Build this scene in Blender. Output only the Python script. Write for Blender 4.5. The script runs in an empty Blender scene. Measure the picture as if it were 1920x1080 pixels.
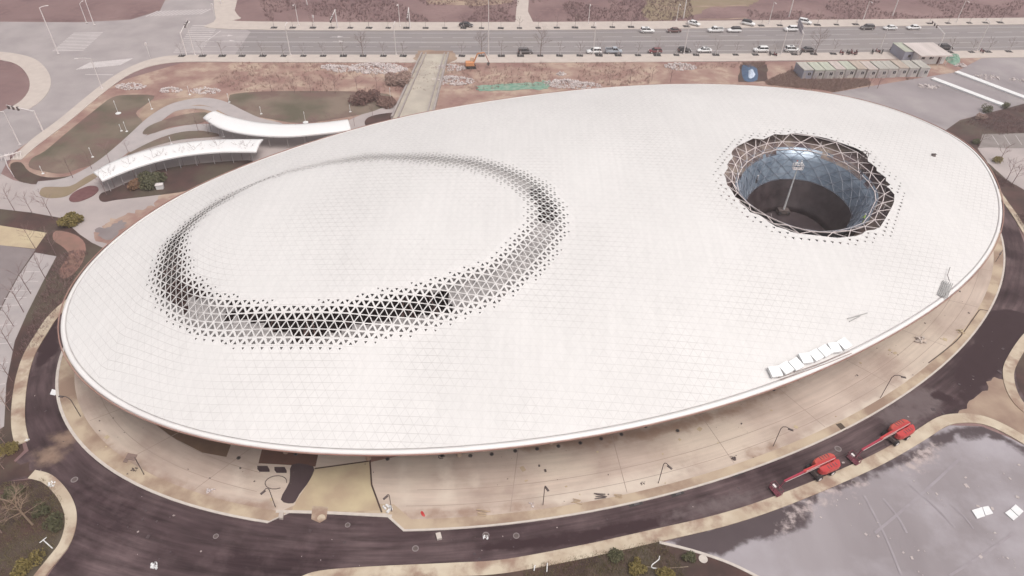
import bpy, bmesh, math, random
from mathutils import Vector, Matrix, noise
from mathutils.geometry import tessellate_polygon
random.seed(7)
S = bpy.context.scene
C = S.collection
PI = math.pi

# ------------------------------------------------------------------ camera
CAM_H, FPX = 80.0, 1280.0
_d = Vector((915 - 960, 2050 - 540, FPX)).normalized()      # where straight-down vanishes
_fw = Vector((0, 0, 1))
CY = (_fw - _d * _fw.dot(_d)).normalized()
CX = _d.cross(CY)
if CX.x < 0: CX = -CX
CZ = -_d
def G(px, py, z=0.0):
    """the point at height z seen at photo pixel (px,py)"""
    d = Vector((px - 960, py - 540, FPX))
    w = Vector((d.dot(CX), d.dot(CY), d.dot(CZ)))
    t = (z - CAM_H) / w.z
    return Vector((w.x * t, w.y * t, z))
cd = bpy.data.cameras.new("camera"); cam = bpy.data.objects.new("camera", cd); C.objects.link(cam)
cd.sensor_width = 36; cd.lens = 36 * FPX / 1920; cd.clip_end = 6000; cd.clip_start = 0.5
right = Vector((CX[0], CY[0], CZ[0])); down = Vector((CX[1], CY[1], CZ[1])); fwd = Vector((CX[2], CY[2], CZ[2]))
R3 = Matrix((right, -down, -fwd)).transposed()
cam.matrix_world = Matrix.Translation((0, 0, CAM_H)) @ R3.to_4x4()
S.camera = cam
# ------------------------------------------------------------------ light
SUN_EL, SUN_AZ = 64.0, 132.0      # azimuth measured from +Y towards +X
W = bpy.data.worlds.new("World"); S.world = W; W.use_nodes = True
nt = W.node_tree; nt.nodes.clear()
sky = nt.nodes.new('ShaderNodeTexSky'); sky.sky_type = 'NISHITA'; sky.sun_disc = False
sky.sun_elevation = math.radians(SUN_EL); sky.sun_rotation = math.radians(SUN_AZ)
sky.dust_density = 5.0; sky.air_density = 1.0; sky.ozone_density = 0.3
hs = nt.nodes.new('ShaderNodeHueSaturation'); hs.inputs['Saturation'].default_value = 0.25
bg = nt.nodes.new('ShaderNodeBackground'); bg.inputs[1].default_value = 0.15
wo = nt.nodes.new('ShaderNodeOutputWorld')
nt.links.new(sky.outputs[0], hs.inputs['Color']); nt.links.new(hs.outputs[0], bg.inputs[0]); nt.links.new(bg.outputs[0], wo.inputs[0])
sd = bpy.data.lights.new("sun", 'SUN'); sun = bpy.data.objects.new("sun", sd); C.objects.link(sun)
sd.energy = 1.3; sd.angle = math.radians(38); sd.color = (1.0, 0.94, 0.89)
az, el = math.radians(SUN_AZ), math.radians(SUN_EL)
sdir = Vector((math.sin(az) * math.cos(el), math.cos(az) * math.cos(el), math.sin(el)))
sun.rotation_euler = sdir.to_track_quat('Z', 'Y').to_euler()
S.view_settings.view_transform = 'Standard'; S.view_settings.look = 'None'
S.view_settings.exposure = 0.04; S.view_settings.gamma = 1.0
S.cycles.use_denoising = True; S.cycles.max_bounces = 6; S.cycles.volume_bounces = 1
S.cycles.diffuse_bounces = 3

# ------------------------------------------------------------------ materials
_M = {}
def mat(name, c1, c2=None, scale=1.0, rough=0.85, detail=4, contrast=1.0, c3=None, scale3=0.1, metal=0.0, bump=0.0, stretch=None, spec=None):
    if name in _M: return _M[name]
    m = bpy.data.materials.new(name); m.use_nodes = True; t = m.node_tree; N = t.nodes; L = t.links
    b = N['Principled BSDF']; b.inputs['Roughness'].default_value = rough; b.inputs['Metallic'].default_value = metal
    if spec is not None: b.inputs['Specular IOR Level'].default_value = spec
    if c2 is None: c2 = tuple(x * 0.85 for x in c1)
    tc = N.new('ShaderNodeTexCoord'); src = tc.outputs['Object']
    if stretch:
        mp = N.new('ShaderNodeMapping'); mp.inputs['Scale'].default_value = stretch[:3]
        if len(stretch) > 3: mp.inputs['Rotation'].default_value[2] = stretch[3]
        L.new(src, mp.inputs[0]); src = mp.outputs[0]
    n = N.new('ShaderNodeTexNoise'); n.inputs['Scale'].default_value = scale; n.inputs['Detail'].default_value = detail
    L.new(src, n.inputs['Vector'])
    r = N.new('ShaderNodeValToRGB'); h = 0.22 / contrast
    r.color_ramp.elements[0].position = max(0, 0.5 - h); r.color_ramp.elements[1].position = min(1, 0.5 + h)
    r.color_ramp.elements[0].color = (*c1, 1); r.color_ramp.elements[1].color = (*c2, 1)
    L.new(n.outputs['Fac'], r.inputs[0]); out = r.outputs[0]
    if c3:
        n3 = N.new('ShaderNodeTexNoise'); n3.inputs['Scale'].default_value = scale3; n3.inputs['Detail'].default_value = 6; n3.inputs['Roughness'].default_value = 0.6
        L.new(tc.outputs['Object'], n3.inputs['Vector'])
        mr = N.new('ShaderNodeMapRange'); mr.inputs[1].default_value = 0.47; mr.inputs[2].default_value = 0.62
        L.new(n3.outputs['Fac'], mr.inputs[0])
        mx = N.new('ShaderNodeMixRGB'); L.new(mr.outputs[0], mx.inputs[0]); L.new(out, mx.inputs[1]); mx.inputs[2].default_value = (*c3, 1)
        out = mx.outputs[0]
    L.new(out, b.inputs['Base Color'])
    if bump:
        bp = N.new('ShaderNodeBump'); bp.inputs['Strength'].default_value = bump; bp.inputs['Distance'].default_value = 0.1
        L.new(n.outputs['Fac'], bp.inputs['Height']); L.new(bp.outputs[0], b.inputs['Normal'])
    _M[name] = m; return m
M_SOIL = mat('soil_field', (.15, .085, .085), (.25, .16, .15), .05, detail=10, contrast=1.6, c3=(.21, .125, .12), scale3=.5)
M_RUB = mat('rubble_soil', (.25, .14, .12), (.42, .31, .24), .12, detail=12, contrast=2.2, c3=(.30, .18, .15), scale3=.35)
M_TAN = mat('tan_soil', (.38, .28, .205), (.25, .165, .125), .16, detail=11, contrast=1.9)
M_ROAD = mat('road_asphalt', (.21, .185, .185), (.27, .24, .235), .25, detail=8, stretch=(.12, 1, 1, -.1), c3=(.24, .21, .2), scale3=.05)
M_ASPH = mat('dark_asphalt', (.045, .028, .031), (.085, .057, .06), .13, detail=12, contrast=1.7, stretch=(.5, 1, 1, -.3), c3=(.115, .08, .082), scale3=.09, rough=.85, spec=.12)
M_PAVE = mat('pavement_slabs', (.47, .40, .36), (.53, .46, .41), .5, detail=8)
M_PATH = mat('path_paving', (.36, .32, .315), (.42, .37, .36), .4, detail=8)
M_FORE = mat('forecourt_paving', (.36, .31, .30), (.42, .36, .345), .15, detail=8, contrast=1.6)
M_PLAZA = mat('plaza_concrete', (.53, .43, .365), (.39, .30, .25), .09, detail=12, contrast=2.0, c3=(.55, .46, .38), scale3=.05)
M_PALE = mat('pale_kerb_concrete', (.56, .48, .37), (.44, .35, .26), .35, detail=7, contrast=1.5, c3=(.3, .2, .15), scale3=.22)
M_YEL = mat('yellow_screed', (.52, .43, .28), (.42, .32, .22), .25, detail=9, contrast=1.6)
M_KERB = mat('kerb_concrete', (.6, .54, .48), (.5, .44, .4), 1.2)
M_LAWN = mat('winter_lawn', (.10, .085, .055), (.20, .15, .115), .08, detail=11, contrast=1.9, c3=(.15, .09, .075), scale3=.10)
M_OLIVE = mat('olive_lawn', (.22, .17, .1), (.27, .2, .14), .25, detail=8)
M_BED = mat('dark_bed', (.085, .042, .036), (.05, .028, .024), .3, detail=10, contrast=1.5, c3=(.085, .065, .045), scale3=.08)
M_REDBED = mat('red_planting', (.12, .045, .05), (.17, .08, .075), 1.2, detail=8)
M_MOUND = mat('red_earth', (.28, .15, .12), (.22, .13, .1), .4, detail=9, contrast=1.4)
M_LOT = mat('grey_concrete_lot', (.30, .26, .265), (.23, .20, .205), .06, detail=10, contrast=1.8, c3=(.36, .32, .315), scale3=.035, rough=.75)
M_WET = mat('parking_slab', (.32, .285, .295), (.23, .198, .205), .07, detail=10, contrast=1.6, c3=(.36, .325, .345), scale3=.05, rough=.75, stretch=(1, .35, 1, .9))  # pale greys stand in for sky reflected on the wet slab
M_PUD = mat('wet_asphalt', (.055, .036, .04), (.08, .055, .058), .3, detail=8, rough=.42)
M_DRY = mat('dry_asphalt', (.20, .165, .165), (.25, .21, .205), .3, detail=9)
M_MARK = mat('white_marking', (.62, .57, .56), (.52, .47, .46), .8, detail=6)
M_WHITE = mat('white_paint', (.78, .77, .76), (.74, .73, .72), .8, rough=.4)
M_CANOPY = mat('canopy_white', (.82, .80, .79), (.76, .74, .73), .15, rough=.5)
M_METAL = mat('pale_metal_pole', (.72, .66, .64), (.66, .61, .6), 3, rough=.45)
M_DPOLE = mat('dark_metal_pole', (.09, .07, .065), (.12, .09, .085), 3, rough=.5)
M_GLASSD = mat('dark_glass', (.03, .03, .035), (.045, .045, .05), 1, rough=.12)
M_TYRE = mat('tyre_rubber', (.03, .027, .027), (.045, .04, .04), 6)
M_BARK = mat('bare_bark', (.15, .10, .09), (.24, .17, .15), 2.5)
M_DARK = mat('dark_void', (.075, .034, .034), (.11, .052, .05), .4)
M_RED = mat('red_machine_paint', (.44, .03, .035), (.52, .06, .055), 1.5, rough=.4)
M_ORANGE = mat('orange_machine_paint', (.56, .10, .07), (.46, .06, .05), 1.5, rough=.45)
M_YBUSH = mat('yellow_bush_leaf', (.16, .125, .04), (.24, .185, .06), 2.5)
M_GBUSH = mat('green_bush_leaf', (.07, .075, .04), (.12, .11, .055), 2.5)
M_TWIG = mat('dry_brush', (.28, .18, .16), (.38, .27, .22), 1.5)
M_TWIG2 = mat('dark_brush', (.19, .12, .115), (.26, .17, .16), 1.5)
M_GREEN = mat('green_netting', (.12, .26, .19), (.27, .34, .27), .8, detail=8, contrast=1.5)
M_BLUE = mat('blue_tarp', (.04, .075, .14), (.07, .12, .20), .8, rough=.5)
M_STONE = mat('broken_concrete', (.50, .43, .42), (.62, .55, .53), 1.5)
M_SKIN = mat('skin', (.45, .27, .2), (.4, .24, .18), 5)

# ------------------------------------------------------------------ object helpers
def tag(o, label=None, cat=None, group=None, kind=None):
    if label: o['label'] = label
    if cat: o['category'] = cat
    if group: o['group'] = group
    if kind: o['kind'] = kind
    return o
def thing(name, label, cat, loc=(0, 0, 0), rz=0.0, group=None):
    o = bpy.data.objects.new(name, None); C.objects.link(o); o.location = loc; o.rotation_euler = (0, 0, rz)
    o.empty_display_size = .3
    return tag(o, label, cat, group)
def mesh_obj(name, bm, m, parent=None, smooth=False):
    me = bpy.data.meshes.new(name); bm.normal_update(); bm.to_mesh(me); bm.free()
    for x in (m if isinstance(m, (list, tuple)) else [m]): me.materials.append(x)
    if smooth:
        for p in me.polygons: p.use_smooth = True
    o = bpy.data.objects.new(name, me); C.objects.link(o)
    if parent: o.parent = parent
    return o
def dup(root, loc, rz=None, scale=None, label=None):
    r = root.copy(); C.objects.link(r); r.location = loc
    if rz is not None: r.rotation_euler = (0, 0, rz)
    if scale: r.scale = (scale, scale, scale)
    if label: r['label'] = label
    for ch in list(root.children):
        c = ch.copy(); C.objects.link(c); c.parent = r
        for g in ch.children:
            d = g.copy(); C.objects.link(d); d.parent = c
    return r
def box(bm, c, s, rz=0.0, ry=0.0, taper=1.0, mi=0):
    M = Matrix.Translation(c) @ Matrix.Rotation(rz, 4, 'Z') @ Matrix.Rotation(ry, 4, 'Y')
    vs = []
    for z in (-.5, .5):
        k = taper if z > 0 else 1
        for x, y in ((-.5, -.5), (.5, -.5), (.5, .5), (-.5, .5)):
            vs.append(bm.verts.new(M @ Vector((x * s[0] * k, y * s[1] * k, z * s[2]))))
    for f in ((3, 2, 1, 0), (4, 5, 6, 7), (0, 1, 5, 4), (1, 2, 6, 5), (2, 3, 7, 6), (3, 0, 4, 7)):
        fa = bm.faces.new([vs[i] for i in f]); fa.material_index = mi
def tube(bm, p, q, r0, r1=None, n=5, cap=True):
    p, q = Vector(p), Vector(q); d = (q - p)
    if d.length < 1e-6: return
    if r1 is None: r1 = r0
    d.normalize(); u = d.orthogonal().normalized(); v = d.cross(u)
    A = [bm.verts.new(p + (u * math.cos(2 * PI * i / n) + v * math.sin(2 * PI * i / n)) * r0) for i in range(n)]
    B = [bm.verts.new(q + (u * math.cos(2 * PI * i / n) + v * math.sin(2 * PI * i / n)) * r1) for i in range(n)]
    for i in range(n): bm.faces.new((A[i], A[(i + 1) % n], B[(i + 1) % n], B[i]))
    if cap and n > 2: bm.faces.new(A[::-1]); bm.faces.new(B)
def path_tube(bm, pts, r, n=5):
    for i in range(len(pts) - 1): tube(bm, pts[i], pts[i + 1], r if not isinstance(r, list) else r[i], None if not isinstance(r, list) else r[i + 1], n)
def smooth_pts(P, closed=True, k=4):
    P = [Vector(p) for p in P]; n = len(P); out = []
    rng = range(n) if closed else range(n - 1)
    for i in rng:
        if closed: a, b, c, d = P[(i - 1) % n], P[i], P[(i + 1) % n], P[(i + 2) % n]
        else: a, b, c, d = P[max(i - 1, 0)], P[i], P[i + 1], P[min(i + 2, n - 1)]
        for j in range(k):
            t = j / k
            out.append(.5 * ((2 * b) + (c - a) * t + (2 * a - 5 * b + 4 * c - d) * t * t + (3 * b - a - 3 * c + d) * t ** 3))
    if not closed: out.append(P[-1])
    return out
def sheet_w(name, pts, z, m, kind='structure', thick=0.0, label=None, cat=None, parent=None):
    """flat sheet from world points; thick > 0 gives it a side that reaches down"""
    bm = bmesh.new(); vs = [bm.verts.new((p[0], p[1], z)) for p in pts]
    n = len(vs)
    for t in tessellate_polygon([[Vector((p[0], p[1], 0)) for p in pts]]):
        try:
            f = bm.faces.new([vs[i] for i in t])
            f.normal_update()
            if f.normal.z < 0: f.normal_flip()
        except ValueError: pass
    if thick:
        lo = [bm.verts.new((p[0], p[1], z - thick)) for p in pts]
        for i in range(n): bm.faces.new((vs[i], lo[i], lo[(i + 1) % n], vs[(i + 1) % n]))
    o = mesh_obj(name, bm, m, parent)
    return tag(o, label, cat, None, kind)
def ragged(pts, amp, k=6):
    out = []; n = len(pts)
    for i in range(n):
        a, b = Vector(pts[i]), Vector(pts[(i + 1) % n]); d = b - a
        nn = Vector((-d.y, d.x, 0)).normalized() if d.length > 0 else Vector((0, 1, 0))
        for j in range(k):
            p = a.lerp(b, j / k); out.append(p + nn * amp * noise.noise(p * .9) * 2 + nn * amp * .6 * noise.noise(p * 3.1))
    return out
def sheet(name, px, z, m, smooth=0, rag=0.0, **k):
    P = [G(*p) for p in px]
    if smooth: P = smooth_pts(P, True, smooth)
    if rag: P = ragged(P, rag)
    return sheet_w(name, P, z, m, **k)
def strip_pts(P, w):
    L, R = [], []
    for i, p in enumerate(P):
        a = P[max(i - 1, 0)]; b = P[min(i + 1, len(P) - 1)]; d = b - a; d.z = 0; d.normalize()
        nn = Vector((-d.y, d.x, 0)); L.append(p + nn * w / 2); R.append(p - nn * w / 2)
    return L, R
def strip_w(name, P, w, z, m, thick=0.0, kind='structure', label=None, cat=None, parent=None):
    L, R = strip_pts(P, w); bm = bmesh.new()
    l = [bm.verts.new((p.x, p.y, z)) for p in L]; r = [bm.verts.new((p.x, p.y, z)) for p in R]
    for i in range(len(P) - 1): bm.faces.new((r[i], r[i + 1], l[i + 1], l[i]))
    if thick:
        l2 = [bm.verts.new((p.x, p.y, z - thick)) for p in L]; r2 = [bm.verts.new((p.x, p.y, z - thick)) for p in R]
        for i in range(len(P) - 1):
            bm.faces.new((l[i], l[i + 1], l2[i + 1], l2[i])); bm.faces.new((r[i + 1], r[i], r2[i], r2[i + 1]))
        bm.faces.new((l[0], l2[0], r2[0], r[0])); bm.faces.new((r[-1], r2[-1], l2[-1], l[-1]))
    return tag(mesh_obj(name, bm, m, parent), label, cat, None, kind)
def strip(name, px, w, z, m, k=5, **kw):
    return strip_w(name, smooth_pts([G(*p) for p in px], False, k), w, z, m, **kw)

def sdp(x, y, P):
    best = 1e9; ins = False; j = len(P) - 1
    for i in range(len(P)):
        ax, ay, bx, by = P[j].x, P[j].y, P[i].x, P[i].y; dx, dy = bx - ax, by - ay; L = dx * dx + dy * dy
        t = 0 if L == 0 else max(0, min(1, ((x - ax) * dx + (y - ay) * dy) / L)); d = (x - ax - t * dx) ** 2 + (y - ay - t * dy) ** 2
        if d < best: best = d
        if (ay > y) != (by > y) and x < (bx - ax) * (y - ay) / (by - ay) + ax: ins = not ins
        j = i
    d = math.sqrt(best); return d if ins else -d
def stained(name, px, z, m, stains, cell=1.4, width=1.2, **k):
    '''sheet whose vertices carry how far they lie inside each stain outline'''
    o = sheet(name, px, z, m, **k); bm = bmesh.new(); bm.from_mesh(o.data)
    xs = [v.co.x for v in bm.verts]; ys = [v.co.y for v in bm.verts]
    for ax, lo, hi in ((0, max(min(xs), -95), min(max(xs), 125)), (1, max(min(ys), 38), min(max(ys), 130))):
        v = lo + cell
        while v < hi:
            n_ = (1, 0, 0) if ax == 0 else (0, 1, 0); c_ = (v, 0, 0) if ax == 0 else (0, v, 0)
            bmesh.ops.bisect_plane(bm, geom=bm.verts[:] + bm.edges[:] + bm.faces[:], plane_co=c_, plane_no=n_); v += cell
    bm.to_mesh(o.data); bm.free()
    for nm, polys in stains:
        P = [[G(*q) for q in poly] for poly in polys]; at = o.data.attributes.new(nm, 'FLOAT', 'POINT')
        bb = [(min(q.x for q in p) - 4, max(q.x for q in p) + 4, min(q.y for q in p) - 4, max(q.y for q in p) + 4) for p in P]
        for i, v in enumerate(o.data.vertices):
            x, y = v.co.x, v.co.y; d = -1
            for p, b in zip(P, bb):
                if b[0] < x < b[1] and b[2] < y < b[3]: d = max(d, sdp(x, y, p) / width)
            at.data[i].value = max(-1, min(1, d)) * .5 + .5
    return o
def stain_mat(m, layers, streak=None):
    '''adds stain layers (attribute, colour 1, colour 2, roughness, edge noise scale, amount) over a material'''
    t = m.node_tree; N, L = t.nodes, t.links; b = N['Principled BSDF']; tc = N.new('ShaderNodeTexCoord')
    col = b.inputs['Base Color'].links[0].from_socket; rough = b.inputs['Roughness'].default_value; rs = None
    if streak:      # marks that run round the oval: noise in polar coordinates of the oval
        a_, b_, amt = streak
        mp = N.new('ShaderNodeMapping'); mp.vector_type = 'TEXTURE'; mp.inputs['Location'].default_value = (15.1, 107.5, 0); mp.inputs['Rotation'].default_value = (0, 0, math.radians(23.04)); mp.inputs['Scale'].default_value = (a_, b_, 1)
        L.new(tc.outputs['Object'], mp.inputs[0]); sx = N.new('ShaderNodeSeparateXYZ'); L.new(mp.outputs[0], sx.inputs[0])
        ln = N.new('ShaderNodeVectorMath'); ln.operation = 'LENGTH'; L.new(mp.outputs[0], ln.inputs[0])
        an = N.new('ShaderNodeMath'); an.operation = 'ARCTAN2'; L.new(sx.outputs[1], an.inputs[0]); L.new(sx.outputs[0], an.inputs[1])
        m1 = N.new('ShaderNodeMath'); m1.operation = 'MULTIPLY'; m1.inputs[1].default_value = 95; L.new(ln.outputs['Value'], m1.inputs[0])
        m2 = N.new('ShaderNodeMath'); m2.operation = 'MULTIPLY'; m2.inputs[1].default_value = 9; L.new(an.outputs[0], m2.inputs[0])
        cb = N.new('ShaderNodeCombineXYZ'); L.new(m1.outputs[0], cb.inputs[0]); L.new(m2.outputs[0], cb.inputs[1])
        ns = N.new('ShaderNodeTexNoise'); ns.inputs['Scale'].default_value = 1.0; ns.inputs['Detail'].default_value = 7; ns.inputs['Roughness'].default_value = .62; L.new(cb.outputs[0], ns.inputs['Vector'])
        mr = N.new('ShaderNodeMapRange'); mr.inputs[1].default_value = .3; mr.inputs[2].default_value = .72; mr.inputs[3].default_value = 1 - amt; mr.inputs[4].default_value = 1 + amt; L.new(ns.outputs['Fac'], mr.inputs[0])
        vm = N.new('ShaderNodeVectorMath'); vm.operation = 'SCALE'; L.new(col, vm.inputs[0]); L.new(mr.outputs[0], vm.inputs['Scale']); col = vm.outputs[0]
    for nm, c1, c2, rg, sc, amt, soft in layers:
        at = N.new('ShaderNodeAttribute'); at.attribute_name = nm
        nz = N.new('ShaderNodeTexNoise'); nz.inputs['Scale'].default_value = sc; nz.inputs['Detail'].default_value = 9; nz.inputs['Roughness'].default_value = .6; L.new(tc.outputs['Object'], nz.inputs['Vector'])
        ma = N.new('ShaderNodeMath'); ma.operation = 'MULTIPLY_ADD'; ma.inputs[1].default_value = amt; L.new(nz.outputs['Fac'], ma.inputs[0]); L.new(at.outputs['Fac'], ma.inputs[2])
        mr = N.new('ShaderNodeMapRange'); mr.interpolation_type = 'SMOOTHSTEP'; mr.inputs[1].default_value = .5 + amt * .5 - soft * .6; mr.inputs[2].default_value = .5 + amt * .5 + soft; L.new(ma.outputs[0], mr.inputs[0])
        cr = N.new('ShaderNodeMixRGB'); cr.inputs[1].default_value = (*c1, 1); cr.inputs[2].default_value = (*c2, 1); L.new(nz.outputs['Fac'], cr.inputs[0])
        mx = N.new('ShaderNodeMixRGB'); L.new(mr.outputs[0], mx.inputs[0]); L.new(col, mx.inputs[1]); L.new(cr.outputs[0], mx.inputs[2]); col = mx.outputs[0]
        rx = N.new('ShaderNodeMix'); rx.inputs[2].default_value = rough; rx.inputs[3].default_value = rg; L.new(mr.outputs[0], rx.inputs[0])
        if rs: L.new(rs, rx.inputs[2])
        rs = rx.outputs[0]
    L.new(col, b.inputs['Base Color'])
    if rs: L.new(rs, b.inputs['Roughness'])
stain_mat(M_ASPH, [('mud', (.20, .13, .10), (.28, .2, .15), .85, .5, 1.3, .5), ('dry', (.105, .078, .08), (.165, .13, .13), .8, .6, 1.6, .5), ('wet', (.035, .019, .022), (.05, .03, .033), .6, .45, .9, .14)], streak=(92.2, 53.5, .45))
stain_mat(M_WET, [('wet', (.05, .032, .036), (.085, .06, .064), .5, .28, 1.1, .16), ('scum', (.36, .29, .28), (.46, .39, .37), .8, .9, 1.7, .3)])
stain_mat(M_PLAZA, [('mud', (.24, .155, .115), (.33, .22, .165), .9, .4, 1.9, .6), ('pale', (.64, .56, .48), (.58, .49, .41), .85, .4, 1.5, .6)], streak=(92.2, 53.5, .10))
# ------------------------------------------------------------------ the ground and everything flat on it
bm = bmesh.new(); s = 1400
for p in ((-s, -s), (s, -s), (s, s), (-s, s)): bm.verts.new((p[0], p[1] + 100, 0))
bm.faces.new(bm.verts); tag(mesh_obj('ground', bm, M_SOIL), kind='structure')
Z1 = .02
# verge of rough earth between the road and the hall
sheet('verge', [(15, 310), (40, 272), (75, 262), (200, 168), (232, 150), (345, 117), (745, 118), (1480, 116), (1850, 108), (1790, 136), (1715, 150), (1560, 180), (1300, 230), (700, 260), (300, 370), (100, 350), (30, 335)], Z1, M_RUB)
# main road
far_k = [(-260, 42), (200, 52), (500, 56), (960, 57), (1440, 52), (1900, 46), (2300, 40)]
near_k = [(-260, 102), (200, 103), (500, 103), (960, 103), (1440, 100.5), (1900, 94.5), (2300, 88)]
FK = smooth_pts([G(*p) for p in far_k], False, 6); NK = smooth_pts([G(*p) for p in near_k], False, 6)
sheet_w('road', FK + NK[::-1], Z1 + .01, M_ROAD)
# side road and crossing on the left
sheet('road', [(-300, 470), (-300, 60), (-100, 45), (0, 41), (150, 42), (245, 37), (300, 20), (320, -20), (425, -20), (425, 25), (440, 45), (470, 60), (440, 103), (345, 104), (290, 110), (240, 128), (190, 160), (110, 225), (60, 262), (20, 290), (0, 330), (-60, 400)], Z1 + .016, mat('flare_pale_road', (.30, .262, .26), (.37, .325, .32), .12, detail=9, contrast=1.5))  # paleness is partly lens flare put into the road's colour
sheet('verge', [(-60, 80), (0, 112), (25, 117), (45, 130), (57, 150), (55, 172), (35, 192), (0, 210), (-80, 250), (-200, 200), (-160, 110)], Z1 + .03, M_SOIL, smooth=4, thick=.04)
sheet('verge', [(-100, 30), (0, 35), (150, 38), (230, 33), (285, 15), (305, -20), (300, -60), (-100, -60)], Z1 + .03, M_SOIL, smooth=4)
# pavements
def lerp_line(A, B, f): return [a.lerp(b, f) for a, b in zip(A, B)]
fo = smooth_pts([G(*p) for p in [(440, 20), (452, 34), (482, 41), (960, 42), (1440, 38.5), (1900, 34), (2300, 28)]], False, 5)
fi = smooth_pts([G(*p) for p in [(400, -20), (405, 35), (430, 55), (960, 57), (1440, 52), (1900, 46.3), (2300, 40)]], False, 5)
sheet_w('pavement', [G(450, -20)] + fo + fi[::-1], .14, M_PAVE, thick=.13)
ni = smooth_pts([G(*p) for p in [(20, 300), (60, 262), (110, 225), (190, 160), (240, 128), (290, 110), (345, 104), (500, 103), (960, 103), (1440, 100.5), (1900, 94.5), (2300, 88)]], False, 5)
no = smooth_pts([G(*p) for p in [(40, 300), (72, 272), (125, 232), (205, 166), (252, 136), (300, 121), (360, 116.5), (500, 117), (960, 118), (1440, 114.5), (1900, 108), (2300, 101)]], False, 5)
sheet_w('pavement', ni + no[::-1], .14, M_PAVE, thick=.13)
strip('pavement', [(35, 205), (60, 188), (75, 165), (72, 140), (50, 117), (10, 106), (-60, 100)], 5, .12, M_PAVE, thick=.1)
sheet('path', [(972, -25), (993, -25), (990, 22), (1000, 42), (966, 42)], .03, M_PAVE)
sheet('path', [(790, -20), (980, -20), (960, 6), (900, 11), (800, 8)], .03, M_TAN, rag=.8)
sheet('verge', [(1215, -20), (1400, -20), (1425, 0), (1405, 12), (1330, 14), (1290, 34), (1215, 39), (1205, 20)], .03, M_OLIVE, rag=1.0)
for k, (a, b, w) in enumerate((((1290, 12), (1400, 10), 1.2), ((1225, 8), (1290, 18), 1.0), ((1310, 36), (1400, 34), .8))):
    strip('path', [a, ((a[0] + b[0]) / 2, (a[1] + b[1]) / 2 + 1), b], w, .045, M_TAN)
# lane markings
bm = bmesh.new()
def mark_quad(bm, a, b, w, z):
    d = b - a; d.z = 0; d.normalize(); n = Vector((-d.y, d.x, 0)) * w / 2
    q = [a - n, b - n, b + n, a + n]
    bm.faces.new([bm.verts.new((p.x, p.y, z)) for p in q])
def sub_line(line, x0, x1): return [p for p in line if x0 <= p.x <= x1]
ZM = Z1 + .034
for f_, dash in ((.12, 0), (.31, 1), (.49, 0), (.515, 0), (.69, 1), (.88, 0)):
    A = []
    for k in range(200):
        x = -98 + k * 3.2
        def yat(line):
            for a, b in zip(line, line[1:]):
                if a.x <= x <= b.x: return a.y + (b.y - a.y) * (x - a.x) / (b.x - a.x)
            return line[-1].y
        A.append(Vector((x, yat(FK) * (1 - f_) + yat(NK) * f_, 0)))
    for i in range(len(A) - 1):
        if dash and i % 3 == 2: continue
        mark_quad(bm, A[i], A[i + 1] if not dash else A[i].lerp(A[i + 1], .999), .16, ZM)
def crosswalk(bm, a, b, u, n, w=.45):
    """n stripes placed from a to b, each running along u (pixel vectors)"""
    A, B = G(*a), G(*b)
    U_ = G(a[0] + u[0], a[1] + u[1]) - A
    for i in range(n):
        p = A.lerp(B, i / (n - 1)); mark_quad(bm, p - U_ / 2, p + U_ / 2, w, ZM)
crosswalk(bm, (385, 48), (352, 98), (48, 0), 15)
crosswalk(bm, (165, 62), (128, 95), (55, -1), 13)
crosswalk(bm, (157, 124), (236, 116), (26, -13), 18)
crosswalk(bm, (285, 26), (385, 22), (22, -10), 14)
mark_quad(bm, G(160, 140), G(212, 140.5), .3, ZM); mark_quad(bm, G(383, 80), G(414, 58), .3, ZM)
for x, y in ((628, 69), (630, 78), (425, 77), (422, 67)):        # direction arrows
    p, q = G(x - 6, y), G(x + 5, y); mark_quad(bm, p, q, .2, ZM)
    d = (q - p).normalized(); nn = Vector((-d.y, d.x, 0))
    bm.faces.new([bm.verts.new((v.x, v.y, ZM)) for v in (q + nn * .7, q - nn * .7, q + d * 1.8)])
tag(mesh_obj('road_marking', bm, M_MARK), kind='structure')
# the park on the left
ZP = .035
sheet('pavement', [(-120, 470), (-120, 330), (0, 325), (25, 338), (60, 346), (120, 345), (175, 322), (250, 285), (320, 262), (400, 250), (500, 255), (640, 232), (700, 205), (745, 190), (760, 205), (640, 262), (430, 345), (300, 420), (200, 500), (150, 455), (105, 412), (60, 402), (0, 392)], ZP, M_FORE)
sheet('lawn', [(210, 183), (240, 178), (290, 180), (268, 200), (255, 213), (268, 232), (240, 258), (182, 304), (150, 316), (118, 326), (85, 322), (55, 314), (60, 297), (85, 283), (130, 245), (180, 205)], ZP + .012, M_LAWN, smooth=3)
sheet('lawn', [(20, 308), (40, 305), (55, 322), (90, 333), (140, 328), (182, 308), (185, 314), (140, 336), (90, 345), (45, 343), (25, 330)], ZP + .02, M_BED, smooth=3)
sheet('lawn', [(440, 176), (520, 171), (700, 173), (738, 186), (700, 209), (620, 225), (560, 231), (510, 224), (460, 214), (428, 200), (430, 184)], ZP + .012, M_LAWN, smooth=3)
sheet('verge', [(270, 232), (262, 212), (285, 190), (340, 184), (400, 186), (440, 205), (400, 215), (340, 200), (300, 215)], ZP + .008, M_TAN, smooth=3)
strip('path', [(66, 350), (105, 346), (140, 337), (175, 320), (205, 300), (235, 275), (262, 250), (290, 224), (320, 204), (345, 195), (380, 190), (412, 197), (440, 211), (475, 227), (520, 238)], 4.2, ZP + .03, M_PATH)
strip('path', [(235, 282), (275, 262), (310, 250), (345, 242), (385, 239), (410, 246), (440, 256), (490, 256)], 3.6, ZP + .036, M_PATH)
strip('path', [(305, 213), (345, 203), (380, 202), (405, 208)], 1.6, ZP + .042, M_PATH)
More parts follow.
